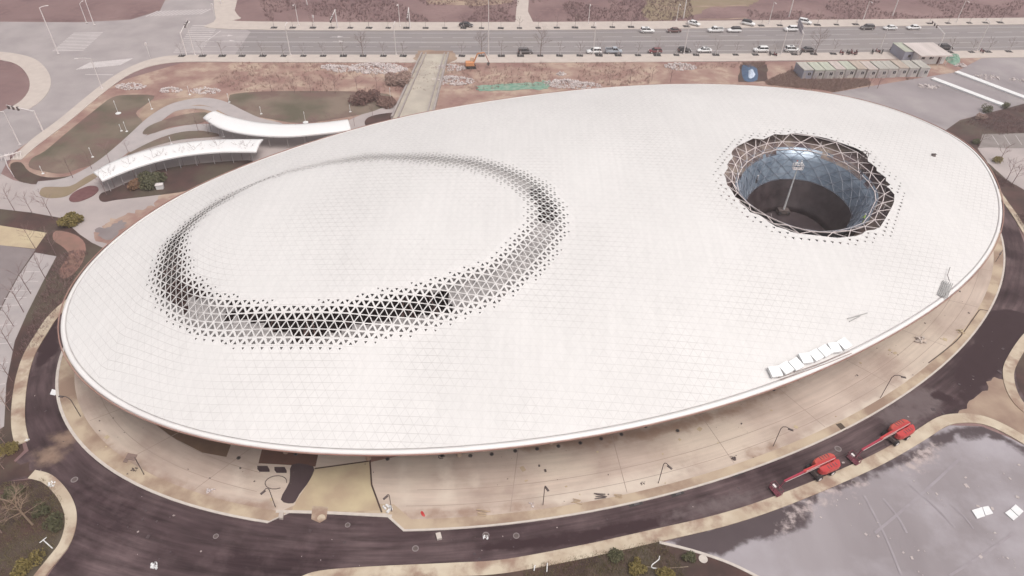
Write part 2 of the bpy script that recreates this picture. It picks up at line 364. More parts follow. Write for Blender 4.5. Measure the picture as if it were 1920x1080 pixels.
sheet('lawn', [(268, 252), (275, 240), (300, 228), (345, 215), (385, 211), (398, 220), (372, 232), (325, 237), (290, 250)], ZP + .05, M_LAWN, smooth=3)
sheet('lawn', [(236, 292), (275, 270), (315, 254), (355, 246), (395, 248), (412, 256), (340, 262), (285, 276)], ZP + .05, M_LAWN, smooth=3)
sheet('lawn', [(75, 360), (85, 351), (130, 350), (160, 333), (182, 323), (182, 332), (150, 352), (125, 368), (95, 372), (78, 368)], ZP + .05, M_OLIVE, smooth=3, thick=.04)
sheet('planting_bed', [(130, 373), (140, 361), (165, 350), (182, 351), (184, 359), (172, 369), (150, 378), (135, 379)], ZP + .12, M_REDBED, smooth=4, thick=.12)
sheet('planting_bed', [(186, 373), (190, 363), (212, 355), (280, 325), (330, 313), (400, 305), (475, 302), (440, 322), (400, 338), (350, 358), (280, 368), (220, 375), (195, 379)], ZP + .06, M_BED, smooth=4, thick=.05)
sheet('planting_bed', [(684, 233), (690, 221), (715, 214), (745, 212), (750, 222), (700, 240)], ZP + .06, M_BED, smooth=3)
sheet('verge', [(340, 345), (300, 366), (290, 385), (255, 395), (240, 400), (205, 415), (188, 430), (175, 440), (210, 470), (300, 430), (430, 350)], ZP + .01, M_RUB, rag=.9)
sheet('verge', [(178, 432), (205, 425), (225, 414), (235, 425), (215, 448), (190, 452)], ZP + .02, M_DRY, rag=.6)
# left margin: planted bank, car park
ZL = .04
sheet('verge', [(-120, 388), (0, 392), (60, 399), (115, 409), (150, 440), (172, 455), (200, 468), (190, 520), (140, 580), (110, 590), (60, 665), (38, 720), (34, 800), (45, 845), (20, 870), (-80, 920), (-120, 900)], ZL, M_BED)
sheet('pavement', [(-120, 405), (0, 423), (88, 437), (67, 467), (0, 460), (-120, 445)], ZL + .012, M_YEL)
sheet('car_park', [(-120, 445), (0, 460), (67, 468), (35, 515), (10, 560), (-20, 620), (-120, 720)], ZL + .012, M_DRY)
sheet('car_park', [(66, 474), (106, 481), (80, 530), (50, 590), (28, 640), (12, 720), (8, 800), (-40, 830), (-60, 720), (-18, 620), (12, 560), (37, 515)], ZL + .02, M_PATH)
bm = bmesh.new()
for a, b in (((42, 510), (75, 510)), ((30, 527), (72, 528)), ((18, 545), (60, 545)), ((8, 560), (50, 558)), ((-5, 575), (42, 572)), ((-20, 612), (32, 608)), ((-28, 648), (22, 643)), ((-30, 685), (16, 680)), ((-35, 725), (10, 720))):
    mark_quad(bm, G(*a), G(*b), .14, ZL + .032)
tag(mesh_obj('road_marking', bm, M_MARK), kind='structure')
sheet('verge', [(105, 433), (140, 440), (160, 458), (157, 488), (137, 515), (118, 523), (111, 508), (128, 480), (120, 465), (100, 450)], ZL + .03, M_MOUND, smooth=3)
# ring road
ZR = .05
stained('road', [(200, 460), (150, 530), (126, 570), (95, 605), (68, 655), (52, 705), (44, 760), (44, 815), (54, 845), (30, 866), (-90, 890), (-90, 950), (0, 905), (82, 893), (120, 912), (140, 950), (142, 990), (128, 1030), (100, 1065), (70, 1110), (560, 1120), (620, 1082), (850, 1063), (960, 1056), (1100, 1028), (1230, 998), (1350, 970), (1450, 940), (1560, 895), (1650, 855), (1720, 812), (1775, 780), (1990, 800), (1990, 430), (1925, 470), (1900, 400), (1878, 370), (1800, 330), (1500, 400), (600, 400)], ZR, M_ASPH, [
    ('wet', [[(1835, 588), (1890, 578), (1935, 590), (1935, 640), (1905, 655), (1890, 690), (1868, 703), (1838, 735), (1808, 762), (1788, 745), (1800, 725), (1786, 708), (1790, 690), (1810, 660), (1830, 630)], [(1742, 736), (1762, 732), (1790, 748), (1805, 768), (1785, 764), (1770, 752), (1752, 752)], [(900, 1040), (1100, 1020), (1250, 985), (1260, 965), (1050, 1000), (900, 1020)], [(60, 560), (110, 580), (110, 660), (70, 700)]]),
    ('dry', [[(1640, 775), (1700, 735), (1740, 728), (1770, 742), (1765, 772), (1700, 800), (1650, 800)], [(1883, 640), (1890, 622), (1915, 620), (1920, 634), (1900, 650), (1886, 650)], [(1856, 656), (1870, 643), (1892, 650), (1892, 665), (1880, 670), (1862, 664)], [(1860, 680), (1878, 668), (1888, 678), (1880, 692), (1868, 688)], [(1240, 985), (1400, 950), (1440, 915), (1300, 940)]]),
    ('mud', [[(55, 850), (105, 836), (122, 850), (100, 875), (62, 872)], [(95, 818), (150, 800), (160, 815), (110, 850)]])])
sheet('verge', [(1868, 706), (1885, 720), (1925, 775), (1990, 850), (1890, 815), (1840, 789), (1785, 786), (1808, 764), (1840, 733)], ZR + .02, M_TAN, rag=.5)
sheet('verge', [(-60, 870), (20, 862), (60, 880), (70, 892), (0, 905), (-60, 920)], ZR + .006, M_BED, rag=.5)
# islands and kerbs round the ring road
sheet('lawn', [(-90, 925), (0, 905), (85, 897), (112, 918), (126, 950), (128, 985), (115, 1025), (90, 1055), (50, 1110), (-90, 1110)], .12, M_BED)
strip('kerb', [(60, 890), (90, 899), (116, 925), (131, 955), (133, 985), (122, 1020), (98, 1052), (72, 1085), (60, 1110)], 1.35, .17, M_PALE, thick=.15)
strip('kerb', [(136, 562), (118, 577), (98, 597), (78, 627), (56, 665), (43, 705), (36, 750), (35, 795), (42, 832)], 1.75, .17, M_PALE, thick=.15)
sheet('lawn', [(560, 1130), (620, 1090), (850, 1074), (960, 1066), (1100, 1038), (1232, 1010), (1245, 1021), (1300, 1033), (1370, 1056), (1460, 1110)], .1, M_BED)
strip('kerb', [(560, 1098), (600, 1084), (700, 1076), (850, 1069), (950, 1062), (1100, 1034), (1230, 1005), (1350, 977), (1450, 945), (1560, 901), (1650, 860), (1720, 820), (1765, 792), (1800, 785), (1840, 788), (1885, 806), (1960, 850)], 1.75, .17, M_PALE, thick=.15)
strip('kerb', [(1236, 1018), (1300, 1034), (1370, 1058), (1440, 1093)], .35, .2, M_KERB, thick=.2)
sheet('lawn', [(1990, 600), (1925, 650), (1903, 690), (1908, 725), (1930, 760), (1990, 780)], .12, M_BED)
strip('kerb', [(1960, 600), (1925, 635), (1900, 672), (1890, 700), (1897, 735), (1918, 765), (1960, 790)], 1.6, .17, M_PALE, thick=.15)
stained('car_park', [(1240, 1018), (1350, 987), (1450, 955), (1560, 910), (1650, 869), (1730, 822), (1780, 798), (1840, 800), (1890, 820), (1990, 870), (1990, 1130), (1480, 1130), (1420, 1082), (1310, 1036)], .06, M_WET, [
    ('wet', [[(1240, 1010), (1350, 980), (1450, 950), (1560, 905), (1650, 865), (1708, 840), (1712, 858), (1690, 872), (1650, 888), (1610, 905), (1585, 912), (1530, 935), (1515, 962), (1510, 1000), (1480, 1005), (1440, 1008), (1385, 1022), (1350, 1040), (1310, 1040)], [(1700, 850), (1740, 820), (1800, 798), (1850, 798), (1900, 824), (1970, 862), (1970, 880), (1890, 838), (1850, 820), (1800, 822), (1760, 838), (1730, 862)]]),
    ('scum', [[(1460, 1000), (1520, 955), (1560, 930), (1620, 905), (1560, 915), (1480, 960)], [(1690, 880), (1720, 850), (1760, 830), (1760, 850), (1720, 880)]])], width=1.8)
for a, b, w in (((1655, 935), (1700, 1000), .3), ((1700, 905), (1790, 990), .25), ((1620, 930), (1690, 1080), .3), ((1800, 860), (1640, 1000), .35), ((1900, 1000), (1780, 1080), .3), ((1780, 945), (1825, 992), .2)):
    strip('road_marking', [a, ((a[0] + b[0]) / 2 + 4, (a[1] + b[1]) / 2), b], w, .066 + a[0] * .00002, mat('old_scuff', (.335, .30, .315), (.27, .235, .25), .6))
# upper right lots
sheet('car_park', [(1470, 210), (1560, 174), (1650, 159), (1715, 148), (1790, 136), (1840, 109.5), (1990, 104), (1990, 176), (1880, 205), (1800, 225), (1775, 243), (1700, 300)], .045, M_LOT)
sheet('verge', [(1700, 320), (1775, 242), (1800, 226), (1880, 205), (1990, 176), (1990, 480), (1925, 445), (1895, 392), (1860, 350)], .042, M_BED)
sheet('car_park', [(1842, 252), (1990, 248), (1990, 279), (1834, 277)], .055, mat('bay_paving', (.20, .17, .16), (.27, .235, .22), .3, detail=8))
sheet('pavement', [(1832, 277), (1990, 278), (1990, 385), (1930, 362), (1885, 335), (1852, 305)], .058, M_FORE, rag=.3)
strip('kerb', [(1868, 355), (1885, 380), (1905, 408), (1925, 442), (1945, 480)], 1.1, .16, M_PALE, thick=.14)
bm = bmesh.new()
for k in range(4):
    mark_quad(bm, G(1860 + k * 22, 254), G(1872 + k * 22, 272), .12, .068)
tag(mesh_obj('road_marking', bm, M_MARK), kind='structure')

# ------------------------------------------------------------------ plaza round the hall
TH = math.radians(23.04); RC = Vector((15.12, 108.0, 0))
U0 = Vector((math.cos(TH), math.sin(TH), 0)); V0 = Vector((-math.sin(TH), math.cos(TH), 0))
def ell(a, b, n=160, c=RC): return [c + U0 * a * math.cos(2 * PI * i / n) + V0 * b * math.sin(2 * PI * i / n) for i in range(n)]
PC = Vector((15, 107, 0))
pl_in = ell(91.0, 52.1, 200, PC); pl_out = ell(92.5, 53.7, 200, PC)
cutA, cutB = G(516, 962), G(735, 968)
def cut(P):
    out = []
    for p in P:
        if cutA.x < p.x < cutB.x and p.y < 80:
            t = (p.x - cutA.x) / (cutB.x - cutA.x); out.append(Vector((p.x, max(p.y, cutA.y + (cutB.y - cutA.y) * t), 0)))
        else: out.append(p)
    return out
pl_out = cut(pl_out); pl_in2 = [PC + (p - PC) * .9955 for p in pl_out]
pl_in = [PC + (p - PC) * .972 for p in pl_out]
def w2(pts): return pts
_G = G
def plaza_stained():
    global sheet
    keep = sheet
    sheet = lambda name, px, z, m, **k: sheet_w(name, px, z, m, **k)
    o = stained('plaza', pl_in, .15, M_PLAZA, [
        ('mud', [[(0, 780), (120, 780), (300, 890), (420, 935), (520, 950), (520, 960), (380, 950), (240, 905), (130, 840)], [(740, 975), (900, 970), (1100, 945), (1100, 935), (900, 955), (760, 960)], [(1395, 850), (1440, 836), (1462, 832), (1440, 862), (1400, 878)], [(1640, 745), (1690, 715), (1700, 722), (1672, 750)], [(960, 830), (1200, 800), (1380, 760), (1500, 700), (1500, 715), (1380, 780), (1200, 830), (980, 850)]]),
        ('pale', [[(750, 860), (760, 860), (770, 950), (750, 950)], [(820, 855), (845, 855), (850, 940), (822, 940)], [(885, 855), (893, 855), (898, 915), (888, 915)], [(440, 870), (460, 870), (455, 930), (435, 930)], [(1500, 820), (1600, 770), (1700, 700), (1720, 710), (1620, 785), (1520, 835)], [(1000, 940), (1150, 900), (1300, 870), (1310, 885), (1180, 930), (1050, 950)]])], cell=1.3)
    sheet = keep
    return o
plaza_stained()
def ring_sheet(name, A, B, z, m, thick=0):
    bm = bmesh.new(); n = len(A)
    a = [bm.verts.new((p.x, p.y, z)) for p in A]; b = [bm.verts.new((p.x, p.y, z)) for p in B]
    for i in range(n): bm.faces.new((a[i], b[i], b[(i + 1) % n], a[(i + 1) % n]))
    if thick:
        c = [bm.verts.new((p.x, p.y, z - thick)) for p in B]
        for i in range(n): bm.faces.new((b[i], c[i], c[(i + 1) % n], b[(i + 1) % n]))
    bmesh.ops.recalc_face_normals(bm, faces=bm.faces)
    return tag(mesh_obj(name, bm, m), kind='structure')
ring_sheet('pavement', pl_in, pl_in2, .155, mat('plaza_border', (.50, .40, .29), (.40, .30, .22), .2, detail=8, contrast=1.8, c3=(.28, .19, .14), scale3=.1))
ring_sheet('kerb', pl_in2, pl_out, .19, M_KERB, thick=.16)
def onplaza(name, px, m, z=.162, **k): return sheet(name, px, z, m, **k)
onplaza('planting_bed', [(270, 780), (345, 806), (437, 826), (425, 858), (380, 850), (325, 822)], mat('bed_soil_brown', (.17, .10, .06), (.12, .07, .045), .4, detail=8), smooth=0)
onplaza('planting_bed', [(495, 830), (600, 840), (592, 876), (485, 870)], mat('bed_soil_red', (.15, .07, .05), (.11, .055, .04), .4, detail=8))
onplaza('planting_bed', [(548, 872), (588, 876), (582, 900), (562, 928), (550, 945), (527, 938), (543, 905)], M_PUD, smooth=3, z=.168)
onplaza('verge', [(592, 878), (693, 866), (697, 905), (706, 935), (718, 958), (640, 960), (548, 958), (556, 940), (575, 912)], M_YEL)
onplaza('verge', [(692, 850), (780, 845), (790, 848), (740, 858), (694, 868)], M_MOUND)
for a, b in (((590, 880), (692, 866)), ((693, 852), (697, 910)), ((697, 910), (716, 962))):
    strip('drain', [a, ((a[0] + b[0]) / 2, (a[1] + b[1]) / 2), b], .22, .172, M_BED, k=2)
strip('kerb', [(518, 960), (600, 962), (680, 966), (735, 969)], .4, .2, M_KERB, thick=.1, k=2)
onplaza('verge', [(586, 950), (616, 952), (612, 975), (600, 982), (584, 975)], M_PALE, z=.21)
onplaza('planting_bed', [(1566, 797), (1576, 794), (1588, 806), (1580, 811)], M_BED)
strip('drain', [(1856, 585), (1838, 582), (1830, 590), (1800, 632), (1775, 655), (1740, 682)], .18, .17, M_BED, k=3)

# ------------------------------------------------------------------ the hall
RA, RB, EDGE, RISE, MOUND = 89.7, 49.2, 9.0, 6.0, 2.2
ROOFPX = [(116,600),(120,572),(140,530),(175,487),(225,442),(305,385),(370,347),(480,304),(575,270),(730,225),(960,184),(1055,172),(1170,162),(1285,157),(1435,163),(1560,175),(1660,200),(1740,232),(1815,270),(1860,330),(1878,390),(1870,450),(1840,500),(1800,540),(1750,580),(1680,617),(1600,665),(1440,731),(1300,777),(1142,811),(960,837),(780,851),(680,853),(580,847),(480,838),(350,811),(275,786),(207,747),(160,710),(120,660)]
_sm = []
for p in ROOFPX:
    w = G(p[0], p[1], EDGE) - RC; u, v = w.dot(U0) / RA, w.dot(V0) / RB
    _sm.append((math.atan2(v, u), math.hypot(u, v)))
_sm.sort()
_tab = []
for i in range(180):                      # smoothed edge factor by angle
    t = -PI + 2 * PI * i / 180; sw = sv = 0
    for a, r in _sm:
        d = (a - t + PI) % (2 * PI) - PI; w = math.exp(-(d / .22) ** 2); sw += w; sv += w * r
    _tab.append(sv / sw)
def edge_f(t):
    x = (t + PI) / (2 * PI) * 180; i = int(x) % 180; f = x - int(x); return _tab[i] * (1 - f) + _tab[(i + 1) % 180] * f
def rad(x, y):
    dx, dy = x - RC.x, y - RC.y; u = (dx * U0.x + dy * U0.y) / RA; v = (dx * V0.x + dy * V0.y) / RB
    return math.hypot(u, v) / edge_f(math.atan2(v, u))
def rim_r(t, d):
    k = edge_f(t); return 1 - d / math.hypot(RA * k * math.cos(t), RB * k * math.sin(t))
def edge_pt(t, r, z=0):
    k = r * edge_f(t); return RC + U0 * RA * k * math.cos(t) + V0 * RB * k * math.sin(t) + Vector((0, 0, z))
def zb(x, y):
    r = min(1.0, rad(x, y)); return EDGE + RISE * (1 - r ** 2.2)
def on_surf(px, py, extra=0.0, fn=zb):
    z = 12
    for _ in range(40):
        p = G(px, py, z); z = .6 * z + .4 * (fn(p.x, p.y) + extra)
    return G(px, py, z)
OUT = [(275,515),(272,537),(282,560),(292,585),(307,602),(327,615),(350,630),(370,640),(432,654),(465,661),(550,662),(597,662),(640,656),(715,642),(745,639),(805,625),(845,610),(910,584),(947,570),(987,540),(1007,527),(1025,510),(1052,472),(1071,432),(1071,410),(1065,385),(1052,370),(1037,347),(1002,325),(965,310),(935,300),(895,292),(820,285),(765,285),(690,286),(615,300),(540,319),(490,336),(450,355),(415,370),(385,387),(350,412),(327,432),(302,457),(287,482),(281,502)]
INN = [(365,507),(365,482),(357,455),(360,435),(380,412),(402,392),(450,362),(480,345),(540,325),(615,310),(715,303),(777,309),(855,317),(900,330),(935,345),(967,367),(977,377),(982,395),(977,422),(962,435),(940,462),(905,487),(870,497),(835,510),(795,522),(755,532),(692,542),(647,555),(577,562),(515,562),(472,556),(447,550),(415,545),(402,536),(385,517)]
OUTW = [on_surf(*p) for p in OUT]; INNW = [on_surf(p[0], p[1], MOUND) for p in INN]
def sdist(x, y, P):
    """signed distance to polygon, positive inside"""
    best = 1e9; ins = False; n = len(P); j = n - 1
    for i in range(n):
        ax, ay, bx, by = P[j].x, P[j].y, P[i].x, P[i].y
        dx, dy = bx - ax, by - ay; L = dx * dx + dy * dy
        t = 0 if L == 0 else max(0, min(1, ((x - ax) * dx + (y - ay) * dy) / L))
        d = (x - ax - t * dx) ** 2 + (y - ay - t * dy) ** 2
        if d < best: best = d
        if (ay > y) != (by > y) and x < (bx - ax) * (y - ay) / (by - ay) + ax: ins = not ins
        j = i
    d = math.sqrt(best); return d if ins else -d
def qring(x, y):
    do = sdist(x, y, OUTW)
    if do < -6: return -.5
    di = sdist(x, y, INNW)
    if di >= 0: return 1 + di / 10
    if do <= 0: return do / 10
    return do / (do - di)
_qc = {}
def zroof(x, y):
    q = qring(x, y)
    t = max(0, min(1, (q + .12) / 1.24)); t = t * t * (3 - 2 * t)
    return zb(x, y) + MOUND * t
HOLE_STEP = [(1280 + a / 4, 220 + b / 4) for a, b in ((360,260),(400,220),(545,150),(605,165),(700,120),(770,135),(825,115),(1060,150),(1330,240),(1385,285),(1390,330),(1455,365),(1455,405),(1525,430),(1525,475),(1585,490),(1530,520),(1590,555),(1585,640),(1560,690),(1530,745),(1470,840),(1370,850),(1340,885),(1160,905),(960,880),(830,870),(780,840),(720,830),(600,760),(590,740),(520,730),(480,680),(430,650),(425,620),(370,580),(370,550),(315,485),(335,470),(305,430),(340,380),(330,345),(380,300))]
HOLE = [(1356,327),(1362,307),(1370,285),(1395,268),(1416,257),(1452,250),(1485,249),(1542,257),(1605,280),(1626,295),(1644,312),(1661,327),(1676,345),(1677,360),(1670,392),(1647,430),(1617,440),(1570,446),(1505,440),(1475,430),(1430,407),(1400,390),(1372,365),(1357,345)]
HW = [on_surf(*p) for p in HOLE]
HC = sum(HW, Vector()) / len(HW)
HS = [on_surf(*p) for p in HOLE_STEP]
_hs = sorted((math.atan2(p.y - HC.y, p.x - HC.x), (Vector((p.x, p.y)) - Vector((HC.x, HC.y))).length) for p in HW)
def hole_r(t):
    sw = sv = 0
    for a, r in _hs:
        d = (a - t + PI) % (2 * PI) - PI; w = math.exp(-(d / .3) ** 2) + 1e-9; sw += w; sv += w * r
    return sv / sw
def inpoly(x, y, P): return sdist(x, y, P) > 0

hall = thing('exhibition_hall', 'huge white oval roofed hall with a perforated ring and a round glass funnel', 'hall', (RC.x, RC.y, 0))
def part(name, bm, m, smooth=False, parent=None):
    o = mesh_obj(name, bm, m, parent or hall, smooth)
    if parent is None: o.matrix_parent_inverse = Matrix.Translation((-RC.x, -RC.y, 0))
    return o
# --- panel material: joints drawn from the panel's own corner coordinates, slight panel to panel variation
def panel_mat(name, base, edge, jw=.035):
    m = bpy.data.materials.new(name); m.use_nodes = True; N = m.node_tree.nodes; L = m.node_tree.links
    b = N['Principled BSDF']; b.inputs['Roughness'].default_value = .5; b.inputs['Specular IOR Level'].default_value = .35
    uv = N.new('ShaderNodeUVMap'); uv.uv_map = 'bary'; sp = N.new('ShaderNodeSeparateXYZ'); L.new(uv.outputs[0], sp.inputs[0])
    ad = N.new('ShaderNodeMath'); ad.operation = 'ADD'; L.new(sp.outputs[0], ad.inputs[0]); L.new(sp.outputs[1], ad.inputs[1])
    su = N.new('ShaderNodeMath'); su.operation = 'SUBTRACT'; su.inputs[0].default_value = 1; L.new(ad.outputs[0], su.inputs[1])
    m1 = N.new('ShaderNodeMath'); m1.operation = 'MINIMUM'; L.new(sp.outputs[0], m1.inputs[0]); L.new(su.outputs[0], m1.inputs[1])
    rw = N.new('ShaderNodeMapRange'); rw.inputs[1].default_value = jw * .5; rw.inputs[2].default_value = jw; L.new(sp.outputs[1], rw.inputs[0])   # the rows' joints
    rd = N.new('ShaderNodeMapRange'); rd.inputs[1].default_value = jw * .2; rd.inputs[2].default_value = jw * .6; L.new(m1.outputs[0], rd.inputs[0])
    at = N.new('ShaderNodeAttribute'); at.attribute_name = 'tint'
    tc = N.new('ShaderNodeTexCoord')
    nz = N.new('ShaderNodeTexNoise'); nz.inputs['Scale'].default_value = .045; nz.inputs['Detail'].default_value = 7; L.new(tc.outputs['Object'], nz.inputs['Vector'])
    mp = N.new('ShaderNodeMapping'); mp.inputs['Scale'].default_value = (1.6, .05, 1); L.new(tc.outputs['Object'], mp.inputs[0])
    ns = N.new('ShaderNodeTexNoise'); ns.inputs['Scale'].default_value = 1; ns.inputs['Detail'].default_value = 3; L.new(mp.outputs[0], ns.inputs['Vector'])
    mul = N.new('ShaderNodeMath'); mul.operation = 'MULTIPLY'; L.new(rd.outputs[0], mul.inputs[0]); L.new(rw.outputs[0], mul.inputs[1])
    nj = N.new('ShaderNodeTexNoise'); nj.inputs['Scale'].default_value = .06; nj.inputs['Detail'].default_value = 5; L.new(tc.outputs['Object'], nj.inputs['Vector'])
    jm = N.new('ShaderNodeMapRange'); jm.inputs[1].default_value = .42; jm.inputs[2].default_value = .66; jm.inputs[3].default_value = .8; jm.inputs[4].default_value = .0; L.new(nj.outputs['Fac'], jm.inputs[0])
    mx_ = N.new('ShaderNodeMath'); mx_.operation = 'MAXIMUM'; L.new(mul.outputs[0], mx_.inputs[0]); L.new(jm.outputs[0], mx_.inputs[1]); mul = mx_
    c0 = N.new('ShaderNodeMixRGB'); c0.inputs[1].default_value = (*edge, 1); c0.inputs[2].default_value = (*base, 1); L.new(mul.outputs[0], c0.inputs[0])
    mr = N.new('ShaderNodeMapRange'); mr.inputs[1].default_value = .3; mr.inputs[2].default_value = .7; mr.inputs[3].default_value = .95; mr.inputs[4].default_value = 1.03; L.new(nz.outputs['Fac'], mr.inputs[0])
    m2 = N.new('ShaderNodeMapRange'); m2.inputs[1].default_value = .3; m2.inputs[2].default_value = .7; m2.inputs[3].default_value = .965; m2.inputs[4].default_value = 1.02; L.new(ns.outputs['Fac'], m2.inputs[0])
    k1 = N.new('ShaderNodeMath'); k1.operation = 'MULTIPLY'; L.new(mr.outputs[0], k1.inputs[0]); L.new(at.outputs['Fac'], k1.inputs[1])
    k2 = N.new('ShaderNodeMath'); k2.operation = 'MULTIPLY'; L.new(k1.outputs[0], k2.inputs[0]); L.new(m2.outputs[0], k2.inputs[1])
    vm = N.new('ShaderNodeVectorMath'); vm.operation = 'SCALE'; L.new(c0.outputs[0], vm.inputs[0]); L.new(k2.outputs[0], vm.inputs['Scale'])
    L.new(vm.outputs[0], b.inputs['Base Color']); return m
M_PANEL = panel_mat('roof_panel', (.675, .65, .632), (.49, .46, .445), .045)
A_, HR = 1.36, 1.16
X0, Y0 = -112.0, 40.0
def shear(x):
    w = 2.5; t = (-46.5 - x) / w
    sp = (t if t > 20 else math.log1p(math.exp(t))) * w
    t2 = (x - 5) / 12.0; s2 = (t2 if t2 > 20 else math.log1p(math.exp(t2))) * 12
    return .95 * sp + .0 * s2
def gpt(i, j):
    u = X0 + (i + .5 * (j % 2)) * A_; v = Y0 + j * HR
    w = 2.5; t = (-46.0 - u) / w; d = (t if t > 20 else math.log1p(math.exp(t))) * w      # how far left of the crease
    x = u + .14 * d; e = .86 * d
    g = 1 + .28 * min(1, max(0, e / 10)) ** 1.3
    return x, 80 + (v - 80) * g + .95 * e
bm = bmesh.new(); uvl = bm.loops.layers.uv.new('bary'); tint = bm.loops.layers.color.new('tint')
VC = {}
RIMW = .85
def rbnd(x, y):
    dx, dy = x - RC.x, y - RC.y; return rim_r(math.atan2((dx * V0.x + dy * V0.y) / RB, (dx * U0.x + dy * U0.y) / RA), RIMW)
def gv(i, j):
    k = (i, j)
    if k not in VC:
        x, y = gpt(i, j); r = rad(x, y)
        VC[k] = (x, y, r, rbnd(x, y))
    return VC[k]
BV = {}
def snap(x, y, P):
    best = (1e9, x, y); j = len(P) - 1
    for i in range(len(P)):
        ax, ay, bx, by = P[j].x, P[j].y, P[i].x, P[i].y; dx, dy = bx - ax, by - ay
        t = max(0, min(1, ((x - ax) * dx + (y - ay) * dy) / (dx * dx + dy * dy))); qx, qy = ax + t * dx, ay + t * dy
        d = (x - qx) ** 2 + (y - qy) ** 2
        if d < best[0]: best = (d, qx, qy)
        j = i
    return best[1:]
def bvert(k):
    if k not in BV:
        x, y, r, rb_ = VC[k]
        if r > rb_:
            s_ = rb_ / r; x = RC.x + (x - RC.x) * s_; y = RC.y + (y - RC.y) * s_
        elif (x - HC.x) ** 2 + (y - HC.y) ** 2 < 500 and sdist(x, y, HS) > 0: x, y = snap(x, y, HS)
        BV[k] = bm.verts.new((x, y, zroof(x, y)))
    return BV[k]
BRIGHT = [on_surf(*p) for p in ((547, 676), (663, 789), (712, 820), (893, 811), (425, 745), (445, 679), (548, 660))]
def addf(vs, uvs, t):
    f = bm.faces.new(vs)
    for l, u in zip(f.loops, uvs): l[uvl].uv = u; l[tint] = (t, t, t, 1)
rnd = random.Random(3)
NJ0, NJ1, NI = -60, 120, 175
for j in range(NJ0, NJ1):
    for i in range(0, NI):
        if j % 2 == 0: tris = (((i, j), (i + 1, j), (i, j + 1), 1), ((i + 1, j), (i + 1, j + 1), (i, j + 1), 0))
        else: tris = (((i, j), (i + 1, j), (i + 1, j + 1), 1), ((i, j), (i + 1, j + 1), (i, j + 1), 0))
        for *ks, up in tris:
            R_ = [gv(*k)[2] - gv(*k)[3] for k in ks]
            if min(R_) >= 0: continue
            cx = sum(VC[k][0] for k in ks) / 3; cy = sum(VC[k][1] for k in ks) / 3
            dh = 99
            if (cx - HC.x) ** 2 + (cy - HC.y) ** 2 < 26 ** 2:
                dh = -sdist(cx, cy, HS)
                if dh < 0 and all(sdist(VC[k][0], VC[k][1], HS) > 0 for k in ks): continue
            vs = [bvert(tuple(k)) for k in ks]
            if len(set(vs)) < 3: continue
            # bary: component y is the weight of the vertex opposite the row edge
            if up: uv3 = [(1, 0), (0, 0), (0, 1)]
            else: uv3 = [(1, 0), (0, 0), (0, 0)]
            # use true barycentric with the row edge as y=0
            if up: uv3 = [(1, 0), (0, 0), (0, 1)]          # verts: two on the lower row, apex above
            else: uv3 = [(0, 1), (1, 0), (0, 0)]           # apex below, two on the upper row
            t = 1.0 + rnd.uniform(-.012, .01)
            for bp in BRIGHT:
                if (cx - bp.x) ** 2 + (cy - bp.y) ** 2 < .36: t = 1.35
            k = 0
            if .42 < dh < 2.2 and up == 0: k = .46 if dh < 1.3 else .34
            else:
                q = qring(cx, cy)
                if 0 < q < 1:
                    h = 1 - abs(2 * q - 1)
                    h = min(1, h * 1.25)
                    k = .26 + (.58 if cx > -44 else .64) * h
                    if q < .07 and up: k = 0
                    if q > .94 and up: k = 0
            if k == 0 or max(R_) > 0:
                addf(vs, uv3, t); continue
            c = Vector((cx, cy, 0)); c.z = sum(v.co.z for v in vs) / 3
            inn = [bm.verts.new(c + (v.co - c) * k) for v in vs]
            g = (1 / 3, 1 / 3)
            iu = [(g[0] + (u[0] - g[0]) * k, g[1] + (u[1] - g[1]) * k) for u in uv3]
            for a in range(3):
                b_ = (a + 1) % 3; addf([vs[a], vs[b_], inn[b_], inn[a]], [uv3[a], uv3[b_], iu[b_], iu[a]], t)
# the skin has thickness so holes show their edge
bm.normal_update()
roof = part('roof', bm, M_PANEL)
so = roof.modifiers.new('thickness', 'SOLIDIFY'); so.thickness = .07; so.offset = -1
# --- rim: gutter groove, rounded white edge, fascia and soffit
bm = bmesh.new(); n = 240; prof = [(-.85, .0, 0), (-.83, -.10, 0), (-.70, -.10, 0), (-.68, .06, 1), (-.4, .10, 1), (-.12, .06, 1), (0, -.08, 1), (0, -.36, 1), (-.3, -.7, 1), (-4, -1.1, 1), (-7.9, -.6, 1)]
rows = []
for (r, dz, _) in prof:
    def zz_(t, r): return 0.0
    row_ = []
    for i in range(n):
        t_ = 2 * PI * i / n - PI; rr_ = rim_r(t_, -r) if r <= 0 else r
        z0_ = EDGE + RISE * (1 - min(1, rr_) ** 2.2) if -.9 <= r <= 0 else EDGE
        row_.append(bm.verts.new(edge_pt(t_, rr_, z0_ + dz)))
    rows.append(row_)
for a in range(len(prof) - 1):
    for i in range(n):
        f = bm.faces.new((rows[a][i], rows[a][(i + 1) % n], rows[a + 1][(i + 1) % n], rows[a + 1][i])); f.smooth = a >= 3
        f.material_index = 1 if a < 3 and a != 2 else 0
M_RIM = mat('rim_white', (.76, .73, .71), (.70, .67, .65), .25, rough=.4)
part('roof_rim', bm, [M_RIM, mat('gutter', (.52, .49, .48), (.44, .41, .40), .5)])
bm = bmesh.new()
for i in range(n):                      # thin brown line just outside the white edge
    t0, t1 = 2 * PI * i / n - PI, 2 * PI * (i + 1) / n - PI
    tube(bm, edge_pt(t0, 1.003, EDGE + .02), edge_pt(t1, 1.003, EDGE + .02), .10, n=4, cap=False)
part('gutter_pipe', bm, mat('brown_gutter', (.28, .15, .12), (.38, .24, .2), .4))
